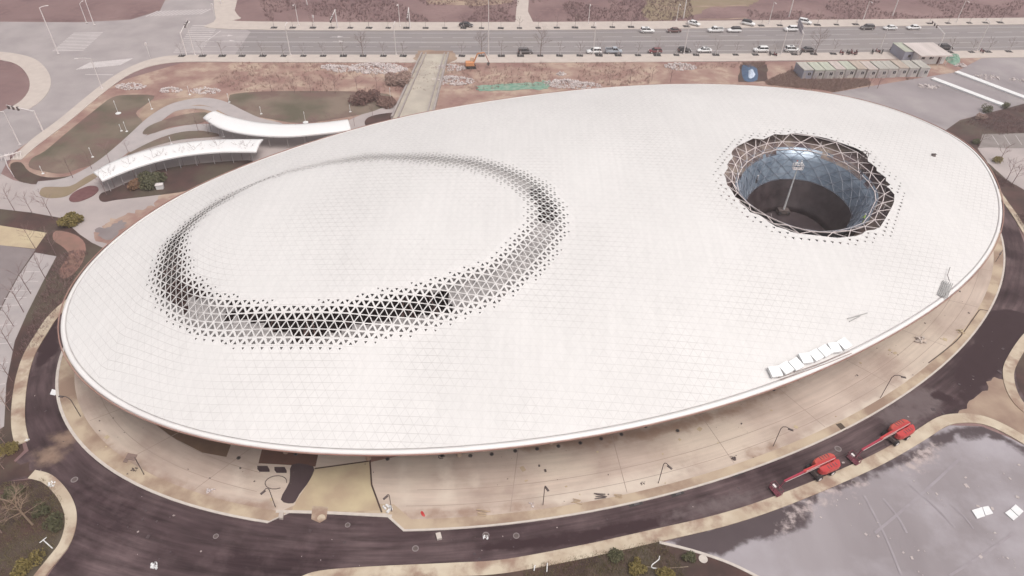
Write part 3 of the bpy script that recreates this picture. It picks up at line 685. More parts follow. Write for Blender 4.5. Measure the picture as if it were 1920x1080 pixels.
# --- wall set back under the roof, door bays and columns
bm = bmesh.new(); n = 144
def wall_ring(bm, r, z0, z1, i0, i1, mi=0):
    a, b = 2 * PI * i0 / n, 2 * PI * i1 / n
    f = bm.faces.new([bm.verts.new(edge_pt(t, rim_r(t, r), z)) for t, z in ((a, z0), (b, z0), (b, z1), (a, z1))]); f.material_index = mi
for i in range(n):
    wall_ring(bm, 8.0, .15, 9.6, i, i + 1, 0)
    wall_ring(bm, 7.94, .9, 7.4, i + .08, i + .92, 1)
part('wall', bm, [mat('wall_frame', (.45, .42, .40), (.38, .35, .34), .3), M_GLASSD])
for i in range(0, 36):
    bm = bmesh.new(); t = 2 * PI * i / 36; tube(bm, edge_pt(t, rim_r(t, 6.8), .15), edge_pt(t, rim_r(t, 6.8), EDGE - .6), .4, .34, 10)
    part('column', bm, M_PALE)
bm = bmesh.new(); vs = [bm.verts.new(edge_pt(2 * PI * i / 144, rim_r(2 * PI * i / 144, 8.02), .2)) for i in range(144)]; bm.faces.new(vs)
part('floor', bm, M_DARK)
# --- grey lining board a metre under the perforated ring, with its open bays
D1 = [(292,478),(318,440),(352,436),(362,500),(385,528),(404,560),(378,558),(352,560),(354,592),(326,574),(298,545),(284,510)]
D2 = [(405,557),(435,560),(465,568),(502,580),(540,588),(590,585),(650,563),(690,560),(720,556),(760,552),(840,546),(846,574),(850,588),(790,592),(720,603),(665,612),(615,627),(565,642),(545,642),(545,628),(515,620),(490,607),(465,600),(445,594),(425,600),(420,585),(440,580)]
D3 = [(990,354),(1020,353),(1032,368),(1042,385),(1044,410),(1038,418),(1018,417),(1005,411),(1007,387),(997,377)]
def zdeck(x, y): return zroof(x, y) - 1.0
DW = [[on_surf(p[0], p[1], 0, zdeck) for p in D] for D in (D1, D2, D3)]
bm = bmesh.new(); cs = .7; dv = {}
def dvert(i, j):
    if (i, j) not in dv:
        x, y = -66 + i * cs, 58 + j * cs; dv[(i, j)] = bm.verts.new((x, y, zdeck(x, y)))
    return dv[(i, j)]
for i in range(0, 118):
    for j in range(0, 96):
        x, y = -66 + (i + .5) * cs, 58 + (j + .5) * cs
        do = sdist(x, y, OUTW)
        if do < -1.6 or sdist(x, y, INNW) > 1.6: continue
        if any(inpoly(x, y, D) for D in DW): continue
        bm.faces.new((dvert(i, j), dvert(i + 1, j), dvert(i + 1, j + 1), dvert(i, j + 1)))
part('lining_board', bm, mat('lining_grey', (.43, .40, .39), (.30, .28, .275), .5, detail=8, stretch=(1, .4, 1, .6)))
# steel under the open bays
bm = bmesh.new()
for k in range(46):
    t = 2 * PI * k / 46
    p0 = None
    for P, Q in ((OUTW, INNW),):
        a = OUTW[int(k / 46 * len(OUTW))]; b = min(INNW, key=lambda q: (q - a).length)
        tube(bm, Vector((a.x, a.y, zroof(a.x, a.y) - 2.2)), Vector((b.x, b.y, zroof(b.x, b.y) - 2.2)), .10, n=4)
        tube(bm, Vector((a.x, a.y, zroof(a.x, a.y) - 1.5)), Vector((b.x, b.y, zroof(b.x, b.y) - 4.5)), .09, n=4)
part('roof_truss', bm, mat('truss_steel', (.16, .09, .08), (.12, .07, .06), 1))
# --- the funnel
prof = [(1.0, -.25), (.90, -.55), (.81, -1.5), (.735, -2.8), (.68, -4.8), (.62, -7.1), (.565, -9.7), (.48, -14.4)]
NA = 26
HZ = HC.z
def fpt(t, lev):
    i = min(int(lev), len(prof) - 2); f = lev - i
    r = prof[i][0] * (1 - f) + prof[i + 1][0] * f; z = prof[i][1] * (1 - f) + prof[i + 1][1] * f
    R = hole_r(t) * r; x, y = HC.x + R * math.cos(t), HC.y + R * math.sin(t)
    zt = zroof(HC.x + hole_r(t) * math.cos(t), HC.y + hole_r(t) * math.sin(t))
    k = min(1, lev / 4); zz = (zt * (1 - k) + HZ * k) + z
    return Vector((x, y, max(zz, .3)))
funnel = None
def glass_mat(name, c1, c2, rough, metal=0.0):
    return mat(name, c1, c2, .5, rough=rough, detail=6, contrast=1.5, metal=metal, bump=.15)
M_BLUE_G = glass_mat('blue_glass', (.13, .17, .22), (.25, .30, .36), .3, .35)
M_FUN_D = glass_mat('dark_funnel_cladding', (.028, .018, .020), (.06, .042, .044), .45)
bm = bmesh.new(); seg = 90; lv = [1.9, 2.3, 2.7, 3, 3.35, 3.7, 4, 4.4, 4.85]
rows = [[bm.verts.new(fpt(2 * PI * i / seg, l)) for i in range(seg)] for l in lv]
for a in range(len(lv) - 1):
    for i in range(seg):
        tt = math.degrees(2 * PI * (i + .5) / seg)
        if a < 2 and (8 < tt < 62 or 95 < tt < 172) and noise.noise(Vector((i * .35, a, 0))) > -.35: continue     # panes not yet fitted
        f = bm.faces.new((rows[a][i], rows[a + 1][i], rows[a + 1][(i + 1) % seg], rows[a][(i + 1) % seg])); f.smooth = True
funnel = part('glass_funnel', bm, M_BLUE_G)
bm = bmesh.new(); lv = [4.85, 5.1, 5.5, 6, 6.5, 7]
rows = [[bm.verts.new(fpt(2 * PI * i / seg, l)) for i in range(seg)] for l in lv]
for a in range(len(lv) - 1):
    for i in range(seg):
        f = bm.faces.new((rows[a][i], rows[a + 1][i], rows[a + 1][(i + 1) % seg], rows[a][(i + 1) % seg])); f.smooth = True
bm.faces.new(rows[-1])
part('funnel_base', bm, M_FUN_D, parent=funnel)
bm = bmesh.new()
def bar(p, q, r): tube(bm, p, q, r, n=4, cap=False)
LV = [0, 1.3, 2.2]
def node(k, l, hf): return fpt(2 * PI * (k + .5 * hf) / NA, l) + Vector((0, 0, .12))
for li in range(len(LV)):
    for k in range(NA):
        p = node(k, LV[li], li % 2); bar(p, node(k + 1, LV[li], li % 2), .085)
        if li + 1 < len(LV):
            h2 = (li + 1) % 2; nx = node(k, LV[li + 1], h2); bar(p, nx, .085)
            bar(p, node(k - 1 if h2 else k + 1, LV[li + 1], h2), .085)
part('lattice', bm, mat('lattice_white', (.66, .58, .56), (.6, .52, .5), 1, rough=.45))
bm = bmesh.new(); LV = [1.9, 2.6, 3.2, 3.8, 4.4, 4.9]
for li in range(len(LV)):
    for k in range(NA):
        c_ = Vector((HC.x, HC.y, 0))
        def inw(p): d = (c_ - p); d.z = 0; return p + d.normalized() * .07
        p = inw(node(k, LV[li], li % 2)); bar(p, inw(node(k + 1, LV[li], li % 2)), .035)
        if li + 1 < len(LV):
            h2 = (li + 1) % 2; bar(p, inw(node(k, LV[li + 1], h2)), .045); bar(p, inw(node(k - 1 if h2 else k + 1, LV[li + 1], h2)), .045)
part('glazing_bars', bm, mat('glazing_bar_steel', (.24, .27, .33), (.19, .21, .26), 1, rough=.4), parent=funnel)
# rough structure seen through the open lattice
bm = bmesh.new(); seg = 60
for a, (r0, z0, r1, z1) in enumerate(((1.12, -1.6, .98, -2.4), (.98, -2.4, .85, -3.6), (.85, -3.6, .74, -4.6))):
    for i in range(seg):
        P = []
        for t, r, z in ((i, r0, z0), (i + 1, r0, z0), (i + 1, r1, z1), (i, r1, z1)):
            t = 2 * PI * t / seg; R = hole_r(t) * r; P.append(bm.verts.new((HC.x + R * math.cos(t), HC.y + R * math.sin(t), zroof(HC.x + hole_r(t) * math.cos(t), HC.y + hole_r(t) * math.sin(t)) + z)))
        bm.faces.new(P)
part('funnel_collar', bm, mat('raw_collar', (.15, .10, .09), (.30, .24, .20), .35, detail=10, contrast=2.2, c3=(.10, .07, .08), scale3=.25))
bm = bmesh.new()
for k in range(70):
    t = rnd.uniform(0, 2 * PI); R = hole_r(t) * rnd.uniform(.82, 1.0)
    p = Vector((HC.x + R * math.cos(t), HC.y + R * math.sin(t), HZ - rnd.uniform(1.0, 2.6) + (zroof(HC.x + R * math.cos(t), HC.y + R * math.sin(t)) - HZ)))
    tube(bm, p, p + Vector((rnd.uniform(-.3, .3), rnd.uniform(-.3, .3), rnd.uniform(.6, 1.6))), .035, n=4)
part('anchor_stub', bm, M_METAL)['kind'] = 'stuff'

# ------------------------------------------------------------------ things
ORD = ['first', 'second', 'third', 'fourth', 'fifth', 'sixth', 'seventh', 'eighth', 'ninth', 'tenth', 'eleventh', 'twelfth', 'thirteenth', 'fourteenth', 'fifteenth', 'sixteenth', 'seventeenth', 'eighteenth', 'nineteenth', 'twentieth', 'twenty-first', 'twenty-second', 'twenty-third', 'twenty-fourth', 'twenty-fifth', 'twenty-sixth', 'twenty-seventh', 'twenty-eighth', 'twenty-ninth', 'thirtieth', 'thirty-first', 'thirty-second', 'thirty-third', 'thirty-fourth', 'thirty-fifth']
def top_z(base, top):
    """height of a vertical pole whose foot and head are at these photo pixels"""
    b = G(*base); best = (1e9, 8)
    for k in range(10, 400):
        z = k * .1
        d = Vector((b.x, b.y, z - CAM_H)); c = Vector((CX.x * d.x + CY.x * d.y + CZ.x * d.z, CX.y * d.x + CY.y * d.y + CZ.y * d.z, CX.z * d.x + CY.z * d.y + CZ.z * d.z))
        py = 540 + FPX * c.y / c.z; e = abs(py - top[1])
        if e < best[0]: best = (e, z)
    return best[1]
# --- bare trees: a tapered trunk and one mesh of limbs and twigs
def branch(bm, p, d, L, r, depth, rd, spread=.55):
    q = p + d * L; tube(bm, p, q, r, r * .6, n=3 if depth < 2 else 4, cap=False)
    if depth == 0: return
    for k in range(rd.choice((2, 3, 3))):
        nd = (d + Vector((rd.uniform(-1, 1), rd.uniform(-1, 1), rd.uniform(-.35, .7))) * spread).normalized()
        branch(bm, p.lerp(q, rd.uniform(.55, 1)), nd, L * rd.uniform(.6, .85), r * .55, depth - 1, rd, spread)
def make_tree(name, label, cat, h, seed, depth=4, n0=6, m=None, pit=False, group=None, r0=.09, width=.55):
    rd = random.Random(seed); m = m or M_BARK
    t = thing(name, label, cat, group=group)
    bm = bmesh.new(); lean = Vector((rd.uniform(-.04, .04), rd.uniform(-.04, .04), 1)) * h
    tube(bm, (0, 0, 0), lean * .45, r0, r0 * .8, 6); tube(bm, lean * .45, lean * .92, r0 * .8, r0 * .2, 6)
    mesh_obj('trunk', bm, m, t)
    bm = bmesh.new()
    for k in range(n0):
        f = .38 + .5 * k / n0; a = k * 2.4 + rd.uniform(-.4, .4)
        d = Vector((math.cos(a) * .8, math.sin(a) * .8, rd.uniform(.5, .95))).normalized()
        branch(bm, lean * f, d, h * .24 * (1.2 - f * .6), r0 * .45, depth - 1, rd, width)
    mesh_obj('crown', bm, m, t)
    if pit:
        bm = bmesh.new(); box(bm, (0, 0, .0), (2.0, 1.7, .05)); box(bm, (.25, .1, .09), (.9, .7, .14), taper=.6); mesh_obj('tree_pit', bm, M_TYRE, t)
        bm = bmesh.new()
        for a in (0, 2.1, 4.2): tube(bm, (math.cos(a) * .5, math.sin(a) * .5, 0), (math.cos(a) * .05, math.sin(a) * .05, 1.4), .035, n=4)
        mesh_obj('stake', bm, M_METAL, t)
    return t
st = [make_tree('street_tree', 'x', 'tree', 4.2, 10 + k, 4, 5, m=M_BARK, pit=True, group='young trees along the main road', r0=.05, width=.35) for k in range(3)]
used_st = []
FARP = [514, 549, 587, 622, 657, 692, 728, 762, 798, 834, 869, 903, 939, 974, 1009, 1044, 1078, 1113, 1148, 1183, 1287, 1427, 1462, 1532, 1568, 1604, 1742, 1777, 1817, 1847, 1875]
def y_on(tab, x):
    for a, b in zip(tab, tab[1:]):
        if a[0] <= x <= b[0]: return a[1] + (b[1] - a[1]) * (x - a[0]) / (b[0] - a[0])
NEARP = [341, 380, 417, 454, 493, 532, 569, 606, 644, 681, 719, 756, 866, 903, 940, 976, 1013, 1049, 1087, 1123, 1159, 1196, 1232, 1268, 1305, 1342, 1379, 1416, 1451, 1489, 1525, 1562, 1780, 1821, 1852, 1891]
def place_tree(i, p, label):
    proto = st[i % 3]; rz = i * 1.7
    if i < 3: proto.location = p; proto['label'] = label; proto.rotation_euler = (0, 0, 0)
    else: dup(proto, p, 0.1 * math.sin(i), .85 + .3 * random.random(), label)
cnt = 0
for k, x in enumerate(FARP):
    p = G(x, y_on(far_k, x) - 3.4); p.z = .15
    place_tree(cnt, p, 'thin bare staked tree on the far pavement, %s from the left' % ORD[k]); cnt += 1
for k, x in enumerate(NEARP):
    p = G(x, y_on(near_k, x) + 2.6); p.z = .15
    lab = 'thin bare staked tree on the near pavement, %s from the left' % (ORD[k] if k < 18 else ORD[k - 18] + ' beyond the seventeenth') if k < 18 else 'thin bare staked tree on the near pavement, %s from the right' % ORD[len(NEARP) - 1 - k]
    place_tree(cnt, p, lab); cnt += 1
for k, (b, h, lab) in enumerate((((681, 106), 6.5, 'bushy crowned bare tree standing before the road left of the ramp'), ((903, 105), 6.5, 'bushy crowned bare tree just right of the concrete ramp'), ((1013, 106), 8, 'brown twiggy tree overlapping the road beside the dark jeep'), ((1528, 103), 7.5, 'brown twiggy tree overlapping the road above the white cabins'))):
    t = make_tree('roadside_tree', lab, 'tree', h, 60 + k, 5, 9, m=M_BARK, r0=.10, width=.6); p = G(*b); p.z = .15; t.location = p
# park trees round the canopies and the left car park
PT = [(255, 336, 'bare tree leaning before the middle of the near canopy'), (216, 352, 'slim bare tree at the near canopy by the long dark bed'), (200, 366, 'bare tree on the tip of the long dark bed'), (296, 324, 'bare tree behind the dark bush of the long bed'), (312, 319, 'short bare tree right of the dark bush on the long bed'), (345, 311, 'wide low bare tree with spreading twigs by the near canopy'), (375, 307, 'bare tree before the right half of the near canopy'), (416, 302, 'tall bare tree near the right end of the near canopy'), (455, 300, 'left one of the close pair of bare trees by the hall edge'), (471, 302, 'right one of the close pair of bare trees by the hall edge'), (241, 287, 'small bare tree on the path behind the near canopy'), (207, 307, 'small bare tree where the path meets the near canopy'), (172, 317, 'dark bare tree at the left end of the near canopy'), (137, 334, 'tiny bare tree on the grey path left of the canopies'), (372, 246, 'small bare tree between the two canopies on the left'), (391, 252, 'small bare tree between the two canopies by the lamp'), (594, 249, 'bare tree before the right part of the far canopy'), (622, 244, 'tall bare tree before the right end of the far canopy'), (540, 258, 'broad bare tree before the middle of the far canopy'), (565, 257, 'bare tree by the hall edge below the far canopy'), (665, 237, 'bare tree on the grey path right of the far canopy'), (699, 220, 'bare tree in the small dark bed beside the ramp')]
pt = [make_tree('bare_tree', 'x', 'tree', 5.0, 100 + k, 4, 7, m=M_TWIG2, group='bare trees around the canopies', r0=.055, width=.5) for k in range(4)]
for k, (x, y, lab) in enumerate(PT):
    p = G(x, y); p.z = .08; lab = lab
    if k < 4: pt[k].location = p; pt[k]['label'] = lab
    else: dup(pt[k % 4], p, k * 1.3, .75 + .35 * random.random(), lab)
VT = [(88, 527, 'bare tree over the top of the parking bays'), (58, 551, 'bare tree over the upper middle of the parking bays'), (45, 586, 'bare tree beside the third row of parking bays'), (26, 612, 'bare tree at the bend of the parking bays'), (26, 660, 'bare tree over the lower parking bays'), (24, 716, 'lowest bare tree of the parking bays at the left edge'), (67, 467, 'spindly bare tree at the corner of the beige paving'), (105, 478, 'small bare tree by the red earth mound'), (100, 412, 'bare tree on the hedge border near the green bush'), (62, 402, 'bare tree in the middle of the hedge border'), (28, 396, 'leftmost bare tree of the hedge border')]
vt = [make_tree('bare_tree', 'x', 'tree', 6.0, 140 + k, 4, 7, m=M_TWIG2, group='bare trees along the left car park', r0=.065, width=.5) for k in range(3)]
for k, (x, y, lab) in enumerate(VT):
    p = G(x, y); p.z = .08
    if k < 3: vt[k].location = p; vt[k]['label'] = lab
    else: dup(vt[k % 3], p, k * 1.9, .8 + .3 * random.random(), lab)
for k, (x, y, h, lab) in enumerate(((1885, 342, 6, 'bare tree on the pink paving at the right edge'), (1897, 346, 5, 'smaller bare tree right behind its twin on the pink paving'), (1872, 305, 5, 'bare tree at the corner of the pink paving by the hall rim'), (1835, 275, 4.5, 'bare tree by the grey parking bay near the hall rim'), (1645, 166, 4, 'bare tree left of the grey lot below the cabins'), (1628, 166, 4, 'bare tree in the rubble below the middle cabin'), (1574, 168, 4.5, 'thin pale tree in the rubble by the hall rim'), (1521, 171, 4.5, 'thin pale tree below the left cabins'))):
    t = make_tree('bare_tree', lab, 'tree', h, 180 + k, 4, 6, m=M_TWIG2, r0=.08); p = G(x, y); p.z = .06; t.location = p
# verge saplings
for k, (x, y) in enumerate(((510, 172), (553, 174), (629, 175), (670, 170), (707, 165), (583, 174), (1257, 155), (1142, 160), (1222, 152), (1181, 155))):
    t = make_tree('sapling', ['%s twiggy sapling from the left on the earth bank above the long pond lawn' % ORD[[0, 1, 3, 4, 5, 2][k]] if k < 6 else '%s bare sapling from the left in the rubble above the roof' % ORD[[3, 0, 2, 1][k - 6]]][0], 'tree', 4.5, 200 + k, 4, 6, m=M_TWIG2, r0=.06); p = G(x, y); p.z = .05; t.location = p
big = make_tree('bare_tree', 'big pale bare tree on the island at the lower left corner', 'tree', 6.5, 321, 5, 12, m=mat('pale_bark', (.36, .26, .18), (.28, .2, .15), 2), r0=.14, width=.7); big.location = (*G(62, 985)[:2], .14)
pk = make_tree('bare_tree', 'pinkish twiggy tree cut by the left edge on the lower left island', 'tree', 4.5, 333, 5, 10, m=M_TWIG, r0=.1, width=.7); pk.location = (*G(4, 1000)[:2], .14)
for k, (x, y, h, lab) in enumerate(((12, 835, 4, 'pale pink twiggy shrub by the kerb at the left edge'), (18, 770, 4, 'pale blossom-like twiggy tree beside the left kerb'), (8, 880, 3, 'low twiggy shrub by the side road mouth at the left edge'))):
    t = make_tree('shrub', lab, 'shrub', h, 340 + k, 4, 9, m=M_TWIG, r0=.06, width=.8); t.location = (*G(x, y)[:2], .1)
# --- leafy bushes: many leaf faces through a lumpy volume
def bush(name, label, cat, p, r, h, m, seed, n=900, leaf=.14, group=None):
    rd = random.Random(seed); t = thing(name, label, cat, p, 0, group)
    bm = bmesh.new()
    lob = [(Vector((rd.uniform(-.55, .55) * r, rd.uniform(-.55, .55) * r, h * rd.uniform(.35, .65))), rd.uniform(.35, .6)) for _ in range(7)]
    for _ in range(n):
        c, q = rd.choice(lob); v = Vector((rd.gauss(0, 1), rd.gauss(0, 1), rd.gauss(0, 1))).normalized() * rd.uniform(.6, 1.05)
        o = c + Vector((v.x * r * q, v.y * r * q, v.z * h * .5)); o.z = max(.05, o.z)
        a = Vector((rd.uniform(-1, 1), rd.uniform(-1, 1), rd.uniform(-1, 1))).normalized() * leaf; b = a.orthogonal().normalized() * leaf * .7
        bm.faces.new([bm.verts.new(o + w) for w in (-a, b, a, -b)])
    mesh_obj('foliage', bm, m, t)
    bm = bmesh.new()
    for c, q in lob: tube(bm, (0, 0, 0), c, .05, .02, 4)
    mesh_obj('stem', bm, M_BARK, t); return t
for k, (x, y, r, h, m, lab) in enumerate((
        (60, 1058, 1.6, 1.1, M_YBUSH, 'yellow-green clipped bush beside the kerb of the lower left island'), (38, 1076, 1.3, 1.0, M_YBUSH, 'yellow-green bush cut by the bottom edge on the lower left island'),
        (105, 983, 1.6, 1.2, M_GBUSH, 'dark green bush with a red spot inside the island kerb'), (12, 850, 1.6, 1.0, M_YBUSH, 'olive bush beside the left kerb end'),
        (28, 925, 1.4, .9, M_GBUSH, 'dim green bush at the top of the lower left island'), (80, 960, 1.2, .8, M_GBUSH, 'small green bush left of the dark green one on the island'),
        (1195, 1066, 1.2, 1.0, M_YBUSH, 'yellow-green bush left of the white sculpture wire at the bottom'), (1248, 1082, 1.3, 1.0, M_YBUSH, 'yellow-green bush at the bottom edge right of the white wire'), (1290, 1045, 1.0, .8, M_GBUSH, 'green bush beside the pale round cover on the bottom lawn'), (1155, 1045, 1.1, .8, M_GBUSH, 'green bush on the bottom lawn under the kerb'),
        (137, 418, 2.2, 1.6, M_YBUSH, 'olive green shrub at the corner of the hedge border'), (285, 345, 3.2, 2.0, M_GBUSH, 'dark evergreen bush in the middle of the long dark bed'), (262, 352, 2.2, 1.3, mat('rusty_leaf', (.16, .09, .05), (.22, .12, .07), 2), 'rusty brown bush left of the dark evergreen bush'),
        (1848, 210, 1.8, 1.8, M_GBUSH, 'dark shrub at the end of the lower white strip'), (1885, 203, 1.3, 1.3, M_GBUSH, 'small dark shrub between the two white strips'), (1835, 222, 1.5, 1.2, M_TWIG, 'dry shrub beside the dark shrub at the lot edge'), (1868, 303, 1.6, 1.0, M_YBUSH, 'olive shrub at the tip of the pink paving'), (1828, 268, 1.2, .9, M_GBUSH, 'green shrub between hall rim and parking bay'),
        (686, 190, 4.0, 2.6, mat('brown_thicket', (.13, .07, .06), (.18, .10, .085), 1.5), 'large brown thicket at the right end of the far lawn'), (725, 196, 3.0, 1.5, mat('brown_thicket2', (.18, .10, .085), (.24, .15, .12), 1.5), 'smaller brown thicket beside the concrete ramp'), (745, 155, 4, 2.5, M_TWIG, 'brown bush heap left of the concrete ramp'))):
    bush('bush', lab, 'bush', (*G(x, y)[:2], .1), r, h, m, 400 + k, n=900 if r < 2 else 2600, leaf=.12 if r < 2 else .22)
# --- scrub that nobody could count
def scrub(name, polys, n, m, seed, hmin, hmax, z=.03):
    rd = random.Random(seed); bm = bmesh.new()
    for poly in polys:
        P = [G(*p) for p in poly]; x0 = min(p.x for p in P); x1 = max(p.x for p in P); y0 = min(p.y for p in P); y1 = max(p.y for p in P); c = 0; tr = 0
        while c < n and tr < n * 12:
            tr += 1; x, y = rd.uniform(x0, x1), rd.uniform(y0, y1)
            if noise.noise(Vector((x * .06, y * .06, seed))) < -.12 or not inpoly(x, y, P): continue
            c += 1; h = rd.uniform(hmin, hmax)
            for _ in range(5):
                a = rd.uniform(0, 2 * PI); d = Vector((math.cos(a) * .35, math.sin(a) * .35, 1)).normalized() * h
                w = Vector((-math.sin(a), math.cos(a), 0)) * h * .07
                o = Vector((x + rd.uniform(-.3, .3), y + rd.uniform(-.3, .3), z))
                bm.faces.new([bm.verts.new(v) for v in (o - w, o + w, o + d + w * .4)])
    return tag(mesh_obj(name, bm, m), None, None, None, 'stuff')
far_field = [[(500, 40), (965, 41), (985, -60), (460, -60)], [(1000, 41), (1300, 39), (1290, -60), (990, -60)], [(1400, 38), (1905, 33), (1960, -60), (1400, -60)]]
scrub('brushwood', far_field, 5200, mat('field_brush', (.155, .09, .09), (.22, .14, .135), .3), 5, .35, .9)
scrub('dry_grass', [[(440, 118), (1480, 118), (1480, 150), (950, 175), (700, 172), (430, 172), (400, 150)], [(1390, 118), (1480, 118), (1500, 150), (1550, 170), (1440, 160)], [(1500, 150), (1715, 148), (1640, 158), (1560, 174)]], 2600, M_TWIG, 6, .3, .8)
scrub('dry_grass', [[(1850, 255), (1800, 232), (1880, 208), (1960, 190), (1960, 246)], [(1860, 320), (1885, 338), (1925, 368), (1960, 400), (1960, 470), (1925, 440), (1885, 380)], [(60, 665), (118, 570), (172, 458), (112, 480), (60, 600), (12, 720), (20, 830), (38, 830)]], 1100, M_TWIG2, 8, .25, .6)
scrub('dry_grass', [[(0, 910), (82, 900), (110, 920), (125, 985), (85, 1055), (0, 1090)], [(640, 1092), (950, 1075), (1100, 1042), (1232, 1014), (1400, 1078)]], 1500, mat('low_grass', (.13, .12, .05), (.2, .15, .08), 2), 9, .15, .4, z=.12)

# --- lamps and poles
def street_lamp(label, base, top, side=1, group='white street lamps along the main road', double=False, r=.14, m=None, tz=None, arm=1.6, ang=PI / 2):
    b = G(*base); h = tz or top_z(base, top); m = m or M_METAL
    t = thing('street_lamp', label, 'street lamp', (b.x, b.y, .12), 0, group)
    bm = bmesh.new(); tube(bm, (0, 0, 0), (0, 0, h), r, r * .6, 6); box(bm, (0, 0, .12), (.5, .5, .24)); mesh_obj('pole', bm, m, t)
    for s_ in ((1, -1) if double else (side,)):
        d = Vector((math.cos(ang) * s_, math.sin(ang) * s_, 0))
        bm = bmesh.new(); path_tube(bm, [Vector((0, 0, h - .1)), Vector((0, 0, h + .15)) + d * arm * .4, Vector((0, 0, h + .25)) + d * arm], r * .55, 4); mesh_obj('arm', bm, m, t)
        bm = bmesh.new(); box(bm, Vector((0, 0, h + .22)) + d * (arm + .35), (.8, .32, .16), rz=math.atan2(d.y, d.x), taper=.8); mesh_obj('lamp_head', bm, m, t)
    return t
LF = [((560, 48), (549, 8)), ((750, 50), (745, 8)), ((1103, 45), (1106, 8)), ((1268, 40), (1272, 8)), ((1441, 45), (1451, 5)), ((1618, 38), (1634, 3)), ((1793, 42), (1811, 2))]
for k, (b, t_) in enumerate(LF): street_lamp('white street lamp on the far pavement, %s from the left' % ORD[k], b, t_, -1)
LN = [((545, 104), (533, 49)), ((743, 104), (738, 48)), ((1112, 103), (1114, 50)), ((1282, 102), (1288, 47)), ((1464, 102), (1475, 59)), ((1648, 98), (1663, 56)), ((1831, 96), (1853, 42))]
for k, (b, t_) in enumerate(LN): street_lamp('white street lamp on the near pavement, %s from the left' % ORD[k], b, t_, 1)
street_lamp('tall pale mast right beside the road right of the ramp, reaching past the top', (916, 105), (914, 8), 1, tz=17, group=None)
for k, (b, t_, lab) in enumerate((((1281, 35), (1288, -8), 'pale utility pole behind the far pavement by the terraces'), ((1479, 32), (1489, -5), 'pale utility pole behind the far pavement above the angled white car'), ((1673, 30), (1686, -5), 'pale utility pole in the scrub behind the white sedans'), ((576, 10), (572, -18), 'pale utility pole at the top edge left of the field'), ((415, 8), (411, -14), 'thin pole at the top edge near the crossing'))):
    bb = G(*b); bm = bmesh.new(); h = top_z(b, t_); tube(bm, (0, 0, 0), (0, 0, h), .22, .15, 6); box(bm, (0, 0, h - .6), (1.6, .12, .14))
    o = mesh_obj('utility_pole', bm, M_METAL); o.location = bb; tag(o, lab, 'pole')
street_lamp('very tall white lamp mast at the washed out crossing corner', (110, 102), (68, 15), 1, r=.2, group=None, ang=0.6)
street_lamp('white lamp on the crossing island, left of the close pair', (163, 44), (148, 8), 1, group=None)
street_lamp('white lamp on the crossing island, right of the close pair', (177, 48), (157, 2), 1, group=None)
street_lamp('white lamp with a long arm beside the slanted crosswalk', (192, 167), (160, 110), -1, group=None, ang=0.3, arm=3)
street_lamp('white lamp at the far left edge leaning over the side road', (38, 273), (0, 210), -1, group=None, ang=.3, arm=2)
street_lamp('thin white lamp behind the bent traffic mast', (366, 104), (347, 48), 1, group=None)
def traffic_mast(label, base, knee, tip, panel=None):
    b = G(*base); h = top_z(base, knee); q = G(tip[0], tip[1], h + .3) - b; q.z = 0
    L = min(q.length, 11.0); d = q.normalized()
    t = thing('traffic_mast', label, 'traffic mast', (b.x, b.y, .12), 0)
    bm = bmesh.new(); tube(bm, (0, 0, 0), (0, 0, h), .2, .15, 8); mesh_obj('pole', bm, M_METAL, t)
    bm = bmesh.new(); tube(bm, (0, 0, h - .2), d * L + Vector((0, 0, h + .3)), .15, .09, 6); mesh_obj('arm', bm, M_METAL, t)
    a = math.atan2(d.y, d.x)
    if panel:
        bm = bmesh.new(); box(bm, d * L * .6 + Vector((0, 0, h)), (L * .7, .12, 2.4), rz=a); box(bm, d * L * .6 + Vector((0, 0, h)), (L * .7 + .1, .06, 2.5), rz=a); mesh_obj('sign_panel', bm, mat('sign_back', (.40, .37, .41), (.34, .31, .35), 1), t)
    else:
        for f in (.6, .78, .95):
            bm = bmesh.new(); box(bm, d * L * f + Vector((0, 0, h - .15)), (.4, .3, .95), rz=a)
            for zz in (-.3, 0, .3): tube(bm, d * L * f + Vector((0, 0, h - .15 + zz)) + Vector((d.y, -d.x, 0)) * .15, d * L * f + Vector((0, 0, h - .15 + zz)) + Vector((d.y, -d.x, 0)) * .3, .11, n=6)
            mesh_obj('signal_head', bm, M_DPOLE, t)
    return t
traffic_mast('bent white traffic mast at the near corner of the crossing', (350, 104), (337, 62), (351, 38))
traffic_mast('bent white traffic mast on the far pavement, left one', (633, 53), (626, 18), (618, 42))
traffic_mast('bent white traffic mast on the far pavement, right one', (769, 54), (765, 14), (763, 38))
traffic_mast('bent white traffic mast whose arm reaches over the side road', (81, 246), (58, 208), (12, 198))
traffic_mast('white mast carrying a large grey sign panel over the road', (1495, 103), (1507, 63), (1497, 40), panel=1)
traffic_mast('bent white mast rising beside the corrugated site office', (1759, 92), (1769, 63), (1745, 36))
def small_post(label, b, h, m=None):
    bm = bmesh.new(); tube(bm, (0, 0, 0), (0, 0, h), .07, n=5); box(bm, (0, 0, h), (.5, .25, .8)); o = mesh_obj('signal_post', bm, m or M_METAL); p = G(*b); o.location = (p.x, p.y, .1); return tag(o, label, 'post')
small_post('short signal post with a dark head on the crossing corner', (282, 110), 4.2)
small_post('short signal post at the far corner of the crossing', (404, 36), 4.5)
small_post('small white sign post on the far pavement above the arrows', (590, 52), 3.5)
